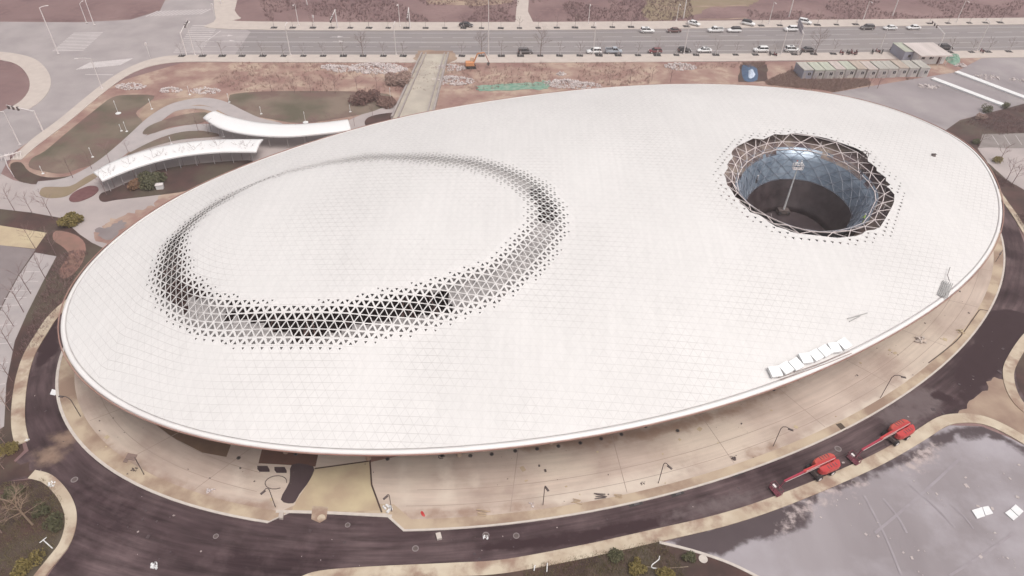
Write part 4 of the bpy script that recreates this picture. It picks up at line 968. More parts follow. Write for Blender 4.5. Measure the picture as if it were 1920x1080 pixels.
# gooseneck lamps on the plaza
GN = [((1650, 747), (1676, 705), (1691, 708), 'dark gooseneck lamp on the plaza nearest the pallet rows'), ((1449, 838), (1467, 801), (1480, 806), 'dark gooseneck lamp on the plaza above the nearer red lift'), ((1234, 907), (1246, 868), (1254, 876), 'dark gooseneck lamp on the plaza above the three road gullies'), ((1018, 948), (1022, 912), (1025, 917), 'dark gooseneck lamp on the lower middle of the plaza'), ((735, 960), (729, 928), (724, 933), 'dark gooseneck lamp at the corner of the yellow screed'), ((517, 952), (501, 916), (495, 923), 'dark gooseneck lamp left of the dark planting strip'), ((152, 782), (129, 748), (117, 745), 'dark gooseneck lamp at the left end of the plaza'), ((1866, 492), (1874, 480), (1860, 499), 'short dark lamp at the right end of the plaza')]
for b, t_, e, lab in GN:
    bb = G(*b); h = max(3, top_z(b, t_)); q = G(e[0], e[1], h) - bb; q.z = 0; q = q.normalized() * min(q.length, 1.6)
    t = thing('gooseneck_lamp', lab, 'lamp', (bb.x, bb.y, .16), 0, 'dark gooseneck lamps on the plaza')
    bm = bmesh.new(); path_tube(bm, [Vector((0, 0, 0)), Vector((0, 0, h * .9)), Vector((0, 0, h)) + q * .15, Vector((0, 0, h + .2)) + q * .5, Vector((0, 0, h + .1)) + q], .055, 6); mesh_obj('pole', bm, M_DPOLE, t)
    bm = bmesh.new(); box(bm, q * 1.15 + Vector((0, 0, h)), (.75, .3, .14), rz=math.atan2(q.y, q.x), taper=.7); mesh_obj('lamp_head', bm, M_DPOLE, t)
bb = G(271, 891); t = thing('floodlight_post', 'leaning dark post with a square panel head on the left of the plaza', 'lamp', (bb.x, bb.y, .16))
bm = bmesh.new(); hh = top_z((271, 891), (250, 859)); tube(bm, (0, 0, 0), (0, 0, hh), .06, n=6); mesh_obj('pole', bm, M_DPOLE, t)
bm = bmesh.new(); box(bm, (-.5, .1, hh), (1.2, .9, .1), ry=.3); box(bm, (-1.0, -.5, hh - .1), (.5, .4, .1), ry=.3); mesh_obj('panel', bm, mat('panel_brown', (.22, .15, .13), (.17, .12, .1), 2), t)
# little garden lamps
for k, (x, y, h, lab) in enumerate(((222, 213, 4.2, 'white lamp with a ring base on the left lawn'), (285, 205, 3.5, 'white post at the tip of the tan mound'), (238, 247, 3.2, 'white post beside the path on the left lawn'), (356, 178, 3, 'white post above the curved path'), (430, 192, 3, 'white post left of the far lawn'), (573, 230, 3.6, 'white post behind the far canopy'), (733, 192, 5, 'white garden lamp beside the concrete ramp'), (174, 295, 3, 'white post on the reddish mound near the canopy end'), (322, 271, 2.4, 'white post right behind the near canopy'), (81, 326, 2.4, 'white post near the park fence'), (420, 257, 3, 'white post between the two canopies'), (490, 214, 2.5, 'white post at the left end of the far lawn'), (657, 210, 2.4, 'white post on the right of the far lawn'), (228, 246, 2.2, 'short white post on the left lawn edge'))):
    p = G(x, y); h *= .8; bm = bmesh.new(); tube(bm, (0, 0, 0), (0, 0, h), .05, n=5); tube(bm, (0, 0, h - .4), (0, 0, h), .1, n=6); tube(bm, (0, 0, 0), (0, 0, .08), .7 if k in (0, 5) else .3, n=10)
    o = mesh_obj('garden_lamp', bm, M_WHITE); o.location = (p.x, p.y, .07); tag(o, lab, 'garden lamp', 'garden lamps in the park')

# ------------------------------------------------------------------ vehicles
def loft_x(bm, secs):
    """secs: list of (x, halfwidth_low, z_low, halfwidth_top, z_top); closed shell along x"""
    R = []
    for x, w0, z0, w1, z1 in secs:
        zm = z0 + (z1 - z0) * .55
        R.append([bm.verts.new(v) for v in ((x, -w0 * .94, z0), (x, w0 * .94, z0), (x, w0, zm), (x, w1, z1 - .04), (x, w1 * .9, z1), (x, -w1 * .9, z1), (x, -w1, z1 - .04), (x, -w0, zm))])
    for a, b in zip(R, R[1:]):
        for i in range(8): bm.faces.new((a[i], a[(i + 1) % 8], b[(i + 1) % 8], b[i]))
    bm.faces.new(R[0][::-1]); bm.faces.new(R[-1])
    bmesh.ops.recalc_face_normals(bm, faces=bm.faces)
CARK = {  # length, body sections, glass (x0 low, x0 top, x1 top, x1 low), beltline, roof height
    'sedan': (4.6, .88, (-1.75, -1.0, .45, 1.15), .92, 1.42),
    'suv': (4.6, .92, (-2.15, -1.85, .45, 1.15), 1.05, 1.68),
    'hatch': (4.1, .86, (-1.95, -1.6, .35, 1.05), .95, 1.48),
    'pickup': (5.2, .93, (-.45, -.25, .85, 1.45), 1.08, 1.75)}
def make_car(name, kind, paint, label, roofm=None, bedm=None):
    L, w, (g0, g1, g2, g3), bz, rz_ = CARK[kind]; h = L / 2
    t = thing(name, label, 'pickup truck' if kind == 'pickup' else 'car', group='cars on the main road')
    bm = bmesh.new()
    rear_z = bz if kind != 'sedan' else bz + .05
    secs = [(-h, w * .8, .38, w * .75, rear_z - .25), (-h + .12, w * .94, .3, w * .86, rear_z - .04), (-h * .55, w, .26, w * .92, rear_z + .02), (0, w, .24, w * .93, bz), (h * .42, w, .26, w * .9, bz - .02), (h * .8, w * .96, .28, w * .82, bz - .14), (h - .12, w * .9, .3, w * .7, bz - .24), (h, w * .72, .38, w * .6, bz - .38)]
    loft_x(bm, secs); mesh_obj('body', bm, paint, t, True)
    bm = bmesh.new(); k = .74
    lo = [bm.verts.new(v) for v in ((g0, -w * .88, bz - .02), (g3, -w * .86, bz - .04), (g3, w * .86, bz - .04), (g0, w * .88, bz - .02))]
    hi = [bm.verts.new(v) for v in ((g1, -w * k, rz_ - .05), (g2, -w * k, rz_ - .05), (g2, w * k, rz_ - .05), (g1, w * k, rz_ - .05))]
    for i in range(4): bm.faces.new((lo[i], lo[(i + 1) % 4], hi[(i + 1) % 4], hi[i]))
    mesh_obj('windows', bm, M_GLASSD, t)
    bm = bmesh.new(); box(bm, ((g1 + g2) / 2, 0, rz_ - .02), (g2 - g1 + .08, w * k * 2 + .05, .07), taper=.93)
    for sx in (-1, 1):
        for a, b in (((g0, w * .885, bz), (g1, w * k, rz_ - .04)), ((g3, w * .865, bz), (g2, w * k, rz_ - .04)), (((g0 + g3) / 2, w * .885, bz), ((g1 + g2) / 2, w * k + .01, rz_ - .04))):
            tube(bm, (a[0], a[1] * sx, a[2]), (b[0], b[1] * sx, b[2]), .045, n=4)
    mesh_obj('roof', bm, roofm or paint, t)
    if kind == 'pickup':
        bm = bmesh.new(); box(bm, (-1.5, 0, bz + .015), (1.85, 1.5, .05)); mesh_obj('load_bed', bm, bedm or M_TYRE, t)
        bm = bmesh.new()
        for sy in (-1, 1): box(bm, (-1.5, sy * .84, bz + .12), (2.1, .09, .3))
        box(bm, (-2.5, 0, bz + .12), (.09, 1.7, .3)); mesh_obj('bed_side', bm, paint, t)
    for sx in (-1, 1):
        for sy in (-1, 1):
            bm = bmesh.new(); tube(bm, (sx * h * .62, sy * (w - .2), .34), (sx * h * .62, sy * (w + .02), .34), .34, n=14); wh = mesh_obj('wheel', bm, M_TYRE, t)
            bm = bmesh.new(); tube(bm, (sx * h * .62, sy * (w + .005), .34), (sx * h * .62, sy * (w + .035), .34), .2, n=10); mesh_obj('rim', bm, M_METAL, wh)
    for sy in (-1, 1):
        bm = bmesh.new(); box(bm, (h - .1, sy * w * .68, bz - .3), (.16, .34, .14)); mesh_obj('headlight', bm, M_WHITE, t)
        bm = bmesh.new(); box(bm, (-h + .06, sy * w * .72, bz - .16), (.1, .26, .16)); mesh_obj('taillight', bm, M_RED, t)
    return t
P_WHITE = mat('car_white', (.80, .79, .78), (.76, .75, .74), .5, rough=.25)
P_BLACK = mat('car_black', (.045, .04, .042), (.06, .05, .052), .5, rough=.25)
P_MAROON = mat('car_maroon', (.20, .045, .05), (.16, .04, .045), .5, rough=.3)
P_BROWN = mat('car_brown', (.14, .07, .065), (.11, .06, .055), .5, rough=.3)
P_GREY = mat('car_grey', (.13, .115, .115), (.10, .09, .09), .5, rough=.3)
P_SILV = mat('car_silver', (.40, .43, .47), (.36, .38, .42), .5, rough=.3)
dr = (G(1440, 80) - G(1000, 80.5)); ROADA = math.atan2(dr.y, dr.x)
CARS = [(1213, 61, 'suv', P_WHITE, 1, 0, 'leftmost white car in the far lane, an SUV with a dark sunroof', M_GLASSD),
        (1263, 60.5, 'sedan', P_BROWN, -1, 0, 'dark brown sedan in the far lane right of the lone white SUV', None),
        (1341, 60, 'pickup', P_WHITE, -1, 0, 'white pickup truck with an open dark bed in the far lane', None),
        (1376, 60, 'suv', P_WHITE, -1, 0, 'white SUV with a black roof parked right behind the white pickup', P_BLACK),
        (1482, 58, 'suv', P_WHITE, -1, 0, 'white SUV in the far lane just left of the grey sign panel', None),
        (1625, 55, 'suv', P_GREY, -1, 0, 'dark grey SUV in the far lane left of the two white sedans', None),
        (1668, 55.5, 'sedan', P_WHITE, -1, 0, 'left one of the two white sedans at the right of the far lane', None),
        (1712, 55, 'sedan', P_WHITE, -1, 0, 'right one of the two white sedans at the right of the far lane', None),
        (1300, 47.5, 'sedan', P_WHITE, 1, -.62, 'white sedan parked askew on the far pavement above the white pickup', None),
        (1402, 47.5, 'suv', P_WHITE, 1, -.55, 'white car with a dark roof parked askew on the far pavement', P_BLACK),
        (1508, 45, 'suv', P_WHITE, 1, -.55, 'white SUV parked askew on the far pavement, rightmost of three', None),
        (874, 50.5, 'sedan', P_BLACK, 1, -.2, 'black car standing on the far pavement away from the rest', None),
        (985, 100.5, 'suv', P_GREY, 1, 0, 'dark boxy jeep in the near lane, leftmost car of that lane', None),
        (1114, 100, 'suv', P_WHITE, -1, 0, 'leftmost white car in the near lane, behind a lamp pole', None),
        (1150, 99.5, 'pickup', P_SILV, 1, 0, 'silver blue pickup truck with a dark bed in the near lane', None),
        (1228, 99, 'hatch', P_MAROON, -1, 0, 'maroon hatchback in the near lane', None),
        (1283, 97.5, 'hatch', P_BLACK, 1, 0, 'black hatchback in the near lane behind a lamp pole', None),
        (1320, 97.5, 'sedan', P_WHITE, -1, 0, 'white sedan with a small sunroof in the near lane', M_GLASSD),
        (1426, 97, 'suv', P_WHITE, -1, 0, 'white SUV in the near lane left of the lamp and sign mast', None),
        (1484, 96.5, 'suv', P_WHITE, 1, 0, 'white SUV in the near lane between lamp and sign mast', M_GLASSD),
        (1516, 96.5, 'sedan', P_GREY, 1, 0, 'dark grey sedan in the near lane right of the sign mast', None),
        (1771, 92.5, 'suv', P_BLACK, 1, 0, 'black SUV behind the corrugated site office', None)]
for k, (x, y, kind, m, dirn, rot, lab, rm) in enumerate(CARS):
    c = make_car('parked_car' if kind != 'pickup' else 'pickup_truck', kind, m, lab, rm if rm is P_BLACK else None)
    p = G(x, y); c.location = (p.x, p.y, .15 if y < 52 else .045); c.rotation_euler = (0, 0, ROADA + (0 if dirn == 1 else PI) + rot)
    if rm is M_GLASSD:
        bm = bmesh.new(); z = CARK[kind][4]; box(bm, (-.45, 0, z + .03), (.9, .75, .03)); mesh_obj('sunroof', bm, M_GLASSD, c)
# scooters
def make_scooter(m, label):
    t = thing('scooter', label, 'scooter', group='scooters on the near pavement')
    for sx in (-1, 1):
        bm = bmesh.new(); tube(bm, (sx * .58, -.05, .25), (sx * .58, .05, .25), .25, n=12); mesh_obj('wheel', bm, M_TYRE, t)
    bm = bmesh.new(); loft_x(bm, [(-.75, .08, .5, .1, .7), (-.3, .17, .3, .16, .78), (.1, .17, .22, .15, .34), (.4, .14, .24, .12, .4), (.52, .16, .3, .1, .95), (.6, .1, .5, .05, 1.0)]); mesh_obj('body', bm, m, t)
    bm = bmesh.new(); box(bm, (-.35, 0, .82), (.7, .28, .1), taper=.85); mesh_obj('seat', bm, M_TYRE, t)
    bm = bmesh.new(); tube(bm, (.5, 0, .9), (.45, 0, 1.08), .04, n=5); tube(bm, (.43, -.35, 1.08), (.43, .35, 1.08), .03, n=5); mesh_obj('handlebar', bm, M_DPOLE, t)
    return t
sp = [make_scooter(P_BLACK, 'x'), make_scooter(P_MAROON, 'x')]
SC = [(1443, 104, 'scooter left of the first dark pit pair beneath the white SUVs'), (1453, 105, 'scooter right beside its neighbour beneath the white SUVs'), (1501, 103, 'scooter standing right at the foot of the sign mast'), (1577, 102, 'lone scooter left of the packed scooter group'), (1589, 102, 'leftmost scooter of the packed group above the white cabins'), (1594, 101, 'scooter second from the left in the packed group'), (1599, 103, 'scooter third from the left in the packed group'), (1605, 102, 'rightmost scooter of the packed group above the cabins'), (1635, 101, 'left one of three scooters near the grey cabin'), (1645, 99, 'middle one of three scooters near the grey cabin'), (1653, 101, 'right one of three scooters near the grey cabin'), (1840, 99, 'scooter on the pavement right of the green netting heap'), (1671, 97, 'scooter half hidden beside the grey cabin')]
for k, (x, y, lab) in enumerate(SC):
    p = G(x, y); p.z = .15; a = PI / 2 + math.sin(k * 2.3) * .5
    if k < 2: sp[k].location = p; sp[k].rotation_euler = (0, 0, a); sp[k]['label'] = lab
    else: dup(sp[k % 2 if k != 6 else 1], p, a, 1.15, lab)
# --- red telescopic boom lifts
def boom_lift(label, foot, head, z=.07):
    a, b = G(*foot), G(*head); d = b - a; ang = math.atan2(d.y, d.x); L = d.length
    t = thing('boom_lift', label, 'boom lift', (a.x, a.y, z), ang, 'red boom lifts on the ring road')
    # local x runs from the counterweight (0) to the basket (L)
    bm = bmesh.new(); box(bm, (2.0, 0, .62), (3.0, 1.7, .45), taper=.92); box(bm, (2.0, 0, .95), (1.3, 1.2, .3)); mesh_obj('chassis', bm, M_DPOLE, t)
    for sx in (.85, 3.15):
        for sy in (-1, 1):
            bm = bmesh.new(); tube(bm, (sx, sy * .88, .48), (sx, sy * 1.22, .48), .48, n=16); wh = mesh_obj('wheel', bm, M_TYRE, t)
            bm = bmesh.new(); tube(bm, (sx, sy * 1.20, .48), (sx, sy * 1.25, .48), .26, n=12); mesh_obj('rim', bm, M_METAL, wh)
    for sy in (-1, 1):
        bm = bmesh.new(); secs = []
        y0 = sy * .30; y1 = sy * 1.18
        pr = [(-.35, .55), (-.05, .95), (.5, 1.0), (2.3, 1.0), (2.9, .75), (3.1, .4)]
        R = []
        for x, f in pr:
            ye = y0 + (y1 - y0) * f; R.append([bm.verts.new(v) for v in ((x, y0, 1.1), (x, ye, 1.1), (x, ye, 1.75), (x, ye - sy * .18, 1.98), (x, y0, 2.02))])
        for p_, q_ in zip(R, R[1:]):
            for i in range(5): bm.faces.new((p_[i], p_[(i + 1) % 5], q_[(i + 1) % 5], q_[i]))
        bm.faces.new(R[0]); bm.faces.new(R[-1]); bmesh.ops.recalc_face_normals(bm, faces=bm.faces)
        cw = mesh_obj('turntable_hood', bm, M_ORANGE if sy < 0 else M_RED, t)
        bm = bmesh.new()
        for k in range(4): box(bm, (.5 + k * .45, sy * .75, 2.0), (.12, .5, .04))
        mesh_obj('vent', bm, M_DPOLE, cw)
    bm = bmesh.new(); box(bm, (-.1, 0, 1.35), (.6, .8, .7), taper=.9); mesh_obj('counterweight', bm, M_RED, t)
    xe = L - 1.9
    bm = bmesh.new(); tube(bm, (.1, 0, 2.25), (.1 + (xe - .1) * .62, 0, 2.0), .27, .27, 4); mesh_obj('boom', bm, M_RED, t)
    bm = bmesh.new(); tube(bm, (.1 + (xe - .1) * .6, 0, 2.0), (xe, 0, 1.75), .18, .18, 4); mesh_obj('inner_boom', bm, mat('inner_boom_red', (.40, .03, .06), (.34, .04, .07), 1, rough=.4), t)
    bm = bmesh.new(); tube(bm, (.4, .2, 2.5), (.1 + (xe - .1) * .6, .2, 2.28), .04, n=5); tube(bm, (3, .25, 2.1), (xe, .22, 1.9), .035, n=5); mesh_obj('hose', bm, mat('pale_hose', (.6, .5, .48), (.5, .42, .4), 1), t)
    bm = bmesh.new(); tube(bm, (xe, 0, 1.8), (xe + .35, 0, .8), .13, .1, 6); tube(bm, (xe + .35, 0, .8), (xe + .75, .1, .7), .1, n=6); mesh_obj('jib', bm, mat('jib_purple', (.2, .06, .08), (.15, .05, .07), 1), t)
    bk = bmesh.new(); cx = xe + 1.15
    box(bk, (cx, .1, .28), (.8, 1.7, .06))
    for z in (.7, 1.3):
        for p_, q_ in (((cx - .4, -.75), (cx + .4, -.75)), ((cx + .4, -.75), (cx + .4, .95)), ((cx + .4, .95), (cx - .4, .95)), ((cx - .4, .95), (cx - .4, -.75))): tube(bk, (*p_, z), (*q_, z), .035, n=5)
    for p_ in ((cx - .4, -.75), (cx + .4, -.75), (cx + .4, .95), (cx - .4, .95), (cx + .4, .1), (cx - .4, .1)): tube(bk, (*p_, .28), (*p_, 1.3), .035, n=5)
    bo = mesh_obj('basket', bk, mat('basket_maroon', (.20, .05, .07), (.14, .04, .055), 1), t)
    bm = bmesh.new(); box(bm, (cx + .2, -.2, 1.15), (.3, .5, .3)); mesh_obj('control_box', bm, M_METAL, bo)
    return t
boom_lift('red boom lift on the ring road nearer to the camera, basket lower left', (1556, 876), (1443, 926))
boom_lift('red boom lift on the ring road farther up, beside the puddle', (1694, 811), (1590, 868))
# --- excavator
p = G(883, 127); ex = thing('excavator', 'small orange excavator digging beside the concrete ramp', 'excavator', (p.x, p.y, .05), .15)
for sy in (-1, 1):
    bm = bmesh.new(); box(bm, (0, sy * .95, .4), (3.0, .5, .7), taper=.8); mesh_obj('track', bm, M_TYRE, ex)
bm = bmesh.new(); box(bm, (-.3, 0, 1.3), (2.6, 2.1, .9), taper=.9); mesh_obj('body', bm, mat('excavator_orange', (.62, .28, .12), (.55, .24, .12), 1), ex)
bm = bmesh.new(); box(bm, (.45, .55, 2.2), (1.1, .9, 1.1), taper=.85); mesh_obj('cab', bm, mat('cab_pale', (.6, .45, .32), (.5, .38, .28), 1), ex)
bm = bmesh.new(); tube(bm, (.8, -.2, 1.6), (2.0, -.2, 4.2), .24, .2, 6); tube(bm, (2.0, -.2, 4.2), (3.9, -.2, 4.4), .2, .17, 6); mesh_obj('boom', bm, _M['excavator_orange'], ex)
bm = bmesh.new(); tube(bm, (3.9, -.2, 4.5), (5.2, -.2, 1.6), .16, .12, 6); mesh_obj('dipper', bm, mat('dipper_pink', (.5, .28, .24), (.42, .24, .2), 1), ex)
bm = bmesh.new(); box(bm, (5.1, -.2, 1.1), (.7, .9, .8), ry=.5, taper=.7); mesh_obj('bucket', bm, M_DPOLE, ex)

# ------------------------------------------------------------------ site cabins
M_CABR = [mat('cabin_roof_%s' % n, c, tuple(v * .8 for v in c), .35, detail=9, contrast=1.8, stretch=(3, .5, 1)) for n, c in (('grey', (.55, .52, .47)), ('green', (.55, .56, .47)), ('pink', (.62, .54, .50)), ('rust', (.56, .47, .40)))]
M_CABW = mat('cabin_wall', (.58, .55, .52), (.46, .42, .40), .5, detail=8, contrast=1.6)
M_CABB = mat('cabin_wall_blue', (.36, .37, .44), (.32, .32, .38), .5)
c0, c1 = G(1501, 149), G(1738, 144.5)
axis = (c1 - c0); ca = math.atan2(axis.y, axis.x); Wd = axis.length / 12.0; back = Vector((-math.sin(ca), math.cos(ca), 0))
CL = ['leftmost white site cabin with a bluish end wall', 'second site cabin from the left, its green grey roof against the end cabin', 'third site cabin from the left with a pale greenish roof', 'fourth site cabin from the left with a pinkish wall', 'fifth site cabin from the left with a greenish roof', 'sixth site cabin from the left with a stained rusty roof', 'seventh cabin, middle of the row, with a pinkish roof', 'eighth site cabin, fifth from the right end, with a clean grey roof', 'fourth site cabin from the right, whitest front wall', 'third site cabin from the right with a stained roof', 'second site cabin from the right with a dark streaked roof', 'rightmost site cabin of the row with a grey roof']
for k in range(12):
    c = c0 + axis * ((k + .5) / 12); h = 2.75 + .06 * math.sin(k * 3)
    t = thing('site_cabin', CL[k], 'cabin', (c.x, c.y, .04), ca, 'site cabins in a row above the rubble')
    D = 5.6; w = Wd - .34; off = .25 * math.sin(k * 5.1)
    bm = bmesh.new(); box(bm, (0, D / 2 + off, h / 2), (w, D, h))
    for x in range(int(w / .3)): box(bm, (-w / 2 + .15 + x * .3, off - .012, h / 2), (.05, .03, h * .9))
    mesh_obj('wall', bm, M_CABB if k == 0 else M_CABW, t)
    bm = bmesh.new(); box(bm, (0, D / 2 + off, h + .06), (w + .08, D + .2, .12))
    for x in range(int(w / .36)): box(bm, (-w / 2 + .2 + x * .36, D / 2 + off, h + .15), (.06, D + .15, .05))
    box(bm, (-w / 2, D / 2 + off, h + .14), (.1, D + .2, .12)); box(bm, (0, off - .08, h - .02), (w + .08, .1, .22))
    mesh_obj('roof', bm, M_CABR[[0, 1, 1, 2, 1, 3, 2, 0, 0, 3, 0, 0][k]], t)
    bm = bmesh.new(); box(bm, (w * .18, off - .04, 1.6), (.95, .06, .95)); wn = mesh_obj('window', bm, M_GLASSD, t)
    bm = bmesh.new()
    for x in (-.5, 0, .5): box(bm, (w * .18 + x * .98, off - .08, 1.6), (.06, .04, 1.0))
    for z in (-.5, .5): box(bm, (w * .18, off - .085, 1.6 + z), (1.05, .04, .06))
    mesh_obj('frame', bm, M_METAL, wn)
    bm = bmesh.new(); box(bm, (-w * .28, off - .04, 1.05), (.8, .05, 2.0)); mesh_obj('door', bm, mat('cabin_door', (.42, .38, .38), (.36, .32, .32), 1), t)
# site office with the corrugated roof, and the grey cabin beside it
p = G(1716, 121); oa = ca
t = thing('site_office', 'long white site office with a pale corrugated roof at the pavement', 'site office', (p.x, p.y, .05), oa)
Lo = (G(1768, 119) - G(1716, 121)).length * .98
bm = bmesh.new(); box(bm, (Lo / 2, 4.2, 1.5), (Lo, 8.0, 3.0)); mesh_obj('wall', bm, M_WHITE, t)
bm = bmesh.new()
for k in range(30): box(bm, (-.5 + (Lo + 1) / 30 * (k + .5), 3.6, 3.3 + (.03 if k % 2 else 0)), ((Lo + 1) / 30 - .04, 10.4, .1))
box(bm, (Lo / 2, -1.62, 3.15), (Lo + 1.2, .12, .4)); box(bm, (Lo / 2, 3.6, 3.2), (Lo + 1.0, 10.3, .1)); mesh_obj('roof', bm, mat('corrugated_pale', (.66, .58, .55), (.56, .49, .46), .3, detail=9, contrast=1.8, stretch=(1.2, .25, 1)), t)
for x in (.2, .5): 
    bm = bmesh.new(); box(bm, (Lo * x, .15, 1.9), (1.2, .08, .8)); mesh_obj('window', bm, M_GLASSD, t)
bm = bmesh.new(); box(bm, (Lo * .8, .15, 1.1), (1.0, .08, 2.1)); mesh_obj('door', bm, M_DARK, t)
for x in (.02, .4, .7, .98):
    bm = bmesh.new(); tube(bm, (Lo * x, -1.3, 0), (Lo * x, -1.3, 3.1), .07, n=6); mesh_obj('post', bm, M_METAL, t)
p = G(1692, 115); t = thing('site_cabin', 'grey blue site cabin standing left of the corrugated site office', 'cabin', (p.x, p.y, .05), oa)
bm = bmesh.new(); box(bm, (1.2, 3.6, 1.45), (3.0, 7.2, 2.9)); mesh_obj('wall', bm, M_CABB, t)
bm = bmesh.new(); box(bm, (1.2, 3.6, 2.98), (3.1, 7.4, .12))
for k in range(8): box(bm, (-.1 + k * .38, 3.6, 3.07), (.06, 7.3, .05))
mesh_obj('roof', bm, M_CABR[1], t)
bm = bmesh.new(); box(bm, (1.6, -.03, 1.6), (.9, .06, .9)); mesh_obj('window', bm, M_GLASSD, t)
# ------------------------------------------------------------------ canopies
def canopy(label, top, bot, z, ncol):
    T = smooth_pts([G(*p, z) for p in top], False, 6); B = smooth_pts([G(*p, z) for p in bot], False, 6)
    n = 40
    def samp(P, f): x = f * (len(P) - 1); i = min(int(x), len(P) - 2); return P[i].lerp(P[i + 1], x - i)
    org = samp(T, .5); t = thing('canopy', label, 'canopy', (org.x, org.y, 0))
    bm = bmesh.new(); rows = []
    for k in range(n + 1):
        a, b = samp(T, k / n), samp(B, k / n); row = []
        for j in range(7):
            f = j / 6; q = a.lerp(b, f); q.z = z + .35 * math.sin(PI * f) - .1; row.append(q - Vector((org.x, org.y, 0)))
        rows.append(row)
    up = [[bm.verts.new(v) for v in r] for r in rows]; lo = [[bm.verts.new(v - Vector((0, 0, .3))) for v in r] for r in rows]
    for k in range(n):
        for j in range(6):
            bm.faces.new((up[k][j], up[k][j + 1], up[k + 1][j + 1], up[k + 1][j])).smooth = True
            bm.faces.new((lo[k][j], lo[k + 1][j], lo[k + 1][j + 1], lo[k][j + 1]))
        for j in (0, 6): bm.faces.new((up[k][j], up[k + 1][j], lo[k + 1][j], lo[k][j]))
    for k in (0, n):
        for j in range(6): bm.faces.new((up[k][j], lo[k][j], lo[k][j + 1], up[k][j + 1]))
    bmesh.ops.recalc_face_normals(bm, faces=bm.faces)
    mesh_obj('roof', bm, M_CANOPY, t)
    for k in range(ncol):
        for j in (1, 5):
            v = rows[int((k + .5) / ncol * n)][j]; bm = bmesh.new(); tube(bm, (v.x, v.y, .05), (v.x, v.y, v.z - .25), .09, n=6); mesh_obj('column', bm, mat('canopy_post', (.42, .38, .38), (.36, .33, .33), 1), t)
canopy('far white curved walkway canopy with a downward bow', [(404, 207), (430, 217), (480, 228), (540, 232), (600, 229), (652, 223)], [(380, 220), (412, 239), (465, 251), (535, 255), (600, 250), (658, 243)], 3.6, 9)
canopy('near white curved walkway canopy arching upward before the bare trees', [(173, 322), (215, 300), (265, 283), (325, 269), (400, 261), (493, 260)], [(191, 338), (240, 318), (295, 301), (350, 290), (415, 284), (480, 284)], 3.6, 10)
# ------------------------------------------------------------------ concrete ramp with parapets
a0, a1, b0, b1 = G(790, 103), G(842, 103), G(733, 224), G(812, 224)
t = thing('concrete_ramp', 'pale concrete access ramp with side parapets from the road to the hall', 'ramp', (*b0[:2], 0))
def loc_(v): return Vector((v.x - b0.x, v.y - b0.y, v.z))
def slab(name, P, z0, z1, m, par):
    bm = bmesh.new(); lo = [bm.verts.new((p.x, p.y, z0)) for p in P]; hi = [bm.verts.new((p.x, p.y, z1)) for p in P]; bm.faces.new(hi); n = len(P)
    for i in range(n): bm.faces.new((lo[i], lo[(i + 1) % n], hi[(i + 1) % n], hi[i]))
    bmesh.ops.recalc_face_normals(bm, faces=bm.faces); return mesh_obj(name, bm, m, par)
M_RAMP = mat('ramp_concrete', (.47, .42, .35), (.38, .33, .28), .2, detail=9, contrast=1.7)
A0, A1, B0, B1 = map(loc_, (a0, a1, b0, b1))
slab('deck', [B0, B1, A1, A0], 0, .3, M_RAMP, t)
for f0, f1, z in ((0, .05, .95), (.16, .19, .8), (.82, .85, .8), (.95, 1, .95)):
    slab('parapet', [B0.lerp(B1, f0), B0.lerp(B1, f1), A0.lerp(A1, f1), A0.lerp(A1, f0)], .3, z, mat('parapet_grey', (.38, .33, .31), (.3, .26, .25), .4), t)
sheet('path', [(784, 96), (850, 96), (858, 112), (840, 120), (788, 120), (776, 110)], .16, M_TAN, rag=.4)
# ------------------------------------------------------------------ white edging walls on the lot
for a, b, lab in (((1748, 149), (1880, 199), 'lower one of two long white edging walls on the grey lot'), ((1792, 136.5), (1960, 200), 'upper one of two long white edging walls on the grey lot')):
    strip('edging_wall', [a, ((a[0] + b[0]) / 2, (a[1] + b[1]) / 2), b], 1.9, .5, M_WHITE, k=2, thick=.44, kind=None, label=lab, cat='low wall')
# ------------------------------------------------------------------ heaps, tarps, nets
def rubble(label, px, r, n, seed, m=None, hmax=1.2, sy=.5):
    rd = random.Random(seed); p = G(*px); t = thing('rubble_heap', label, 'rubble', (p.x, p.y, .04))
    bm = bmesh.new()
    for _ in range(n):
        a = rd.uniform(0, 2 * PI); q = math.sqrt(rd.random()); s = rd.uniform(.12, .5)
        box(bm, (math.cos(a) * q * r, math.sin(a) * q * r * sy, (1 - q) * hmax * rd.random() + s * .3), (s, s * rd.uniform(.6, 1.4), s * rd.uniform(.4, 1)), rz=rd.uniform(0, 3), ry=rd.uniform(-.6, .6), taper=rd.uniform(.6, 1))
    mesh_obj('stones', bm, m or M_STONE, t)
    if hmax < .5: return t
    bm = bmesh.new(); N_ = 16; top = bm.verts.new((0, 0, hmax * .5)); rg = [bm.verts.new((math.cos(2 * PI * i / N_) * r * rd.uniform(.8, 1), math.sin(2 * PI * i / N_) * r * sy * rd.uniform(.8, 1), 0)) for i in range(N_)]
    for i in range(N_): bm.faces.new((rg[i], rg[(i + 1) % N_], top))
    mesh_obj('earth', bm, M_RUB, t); return t
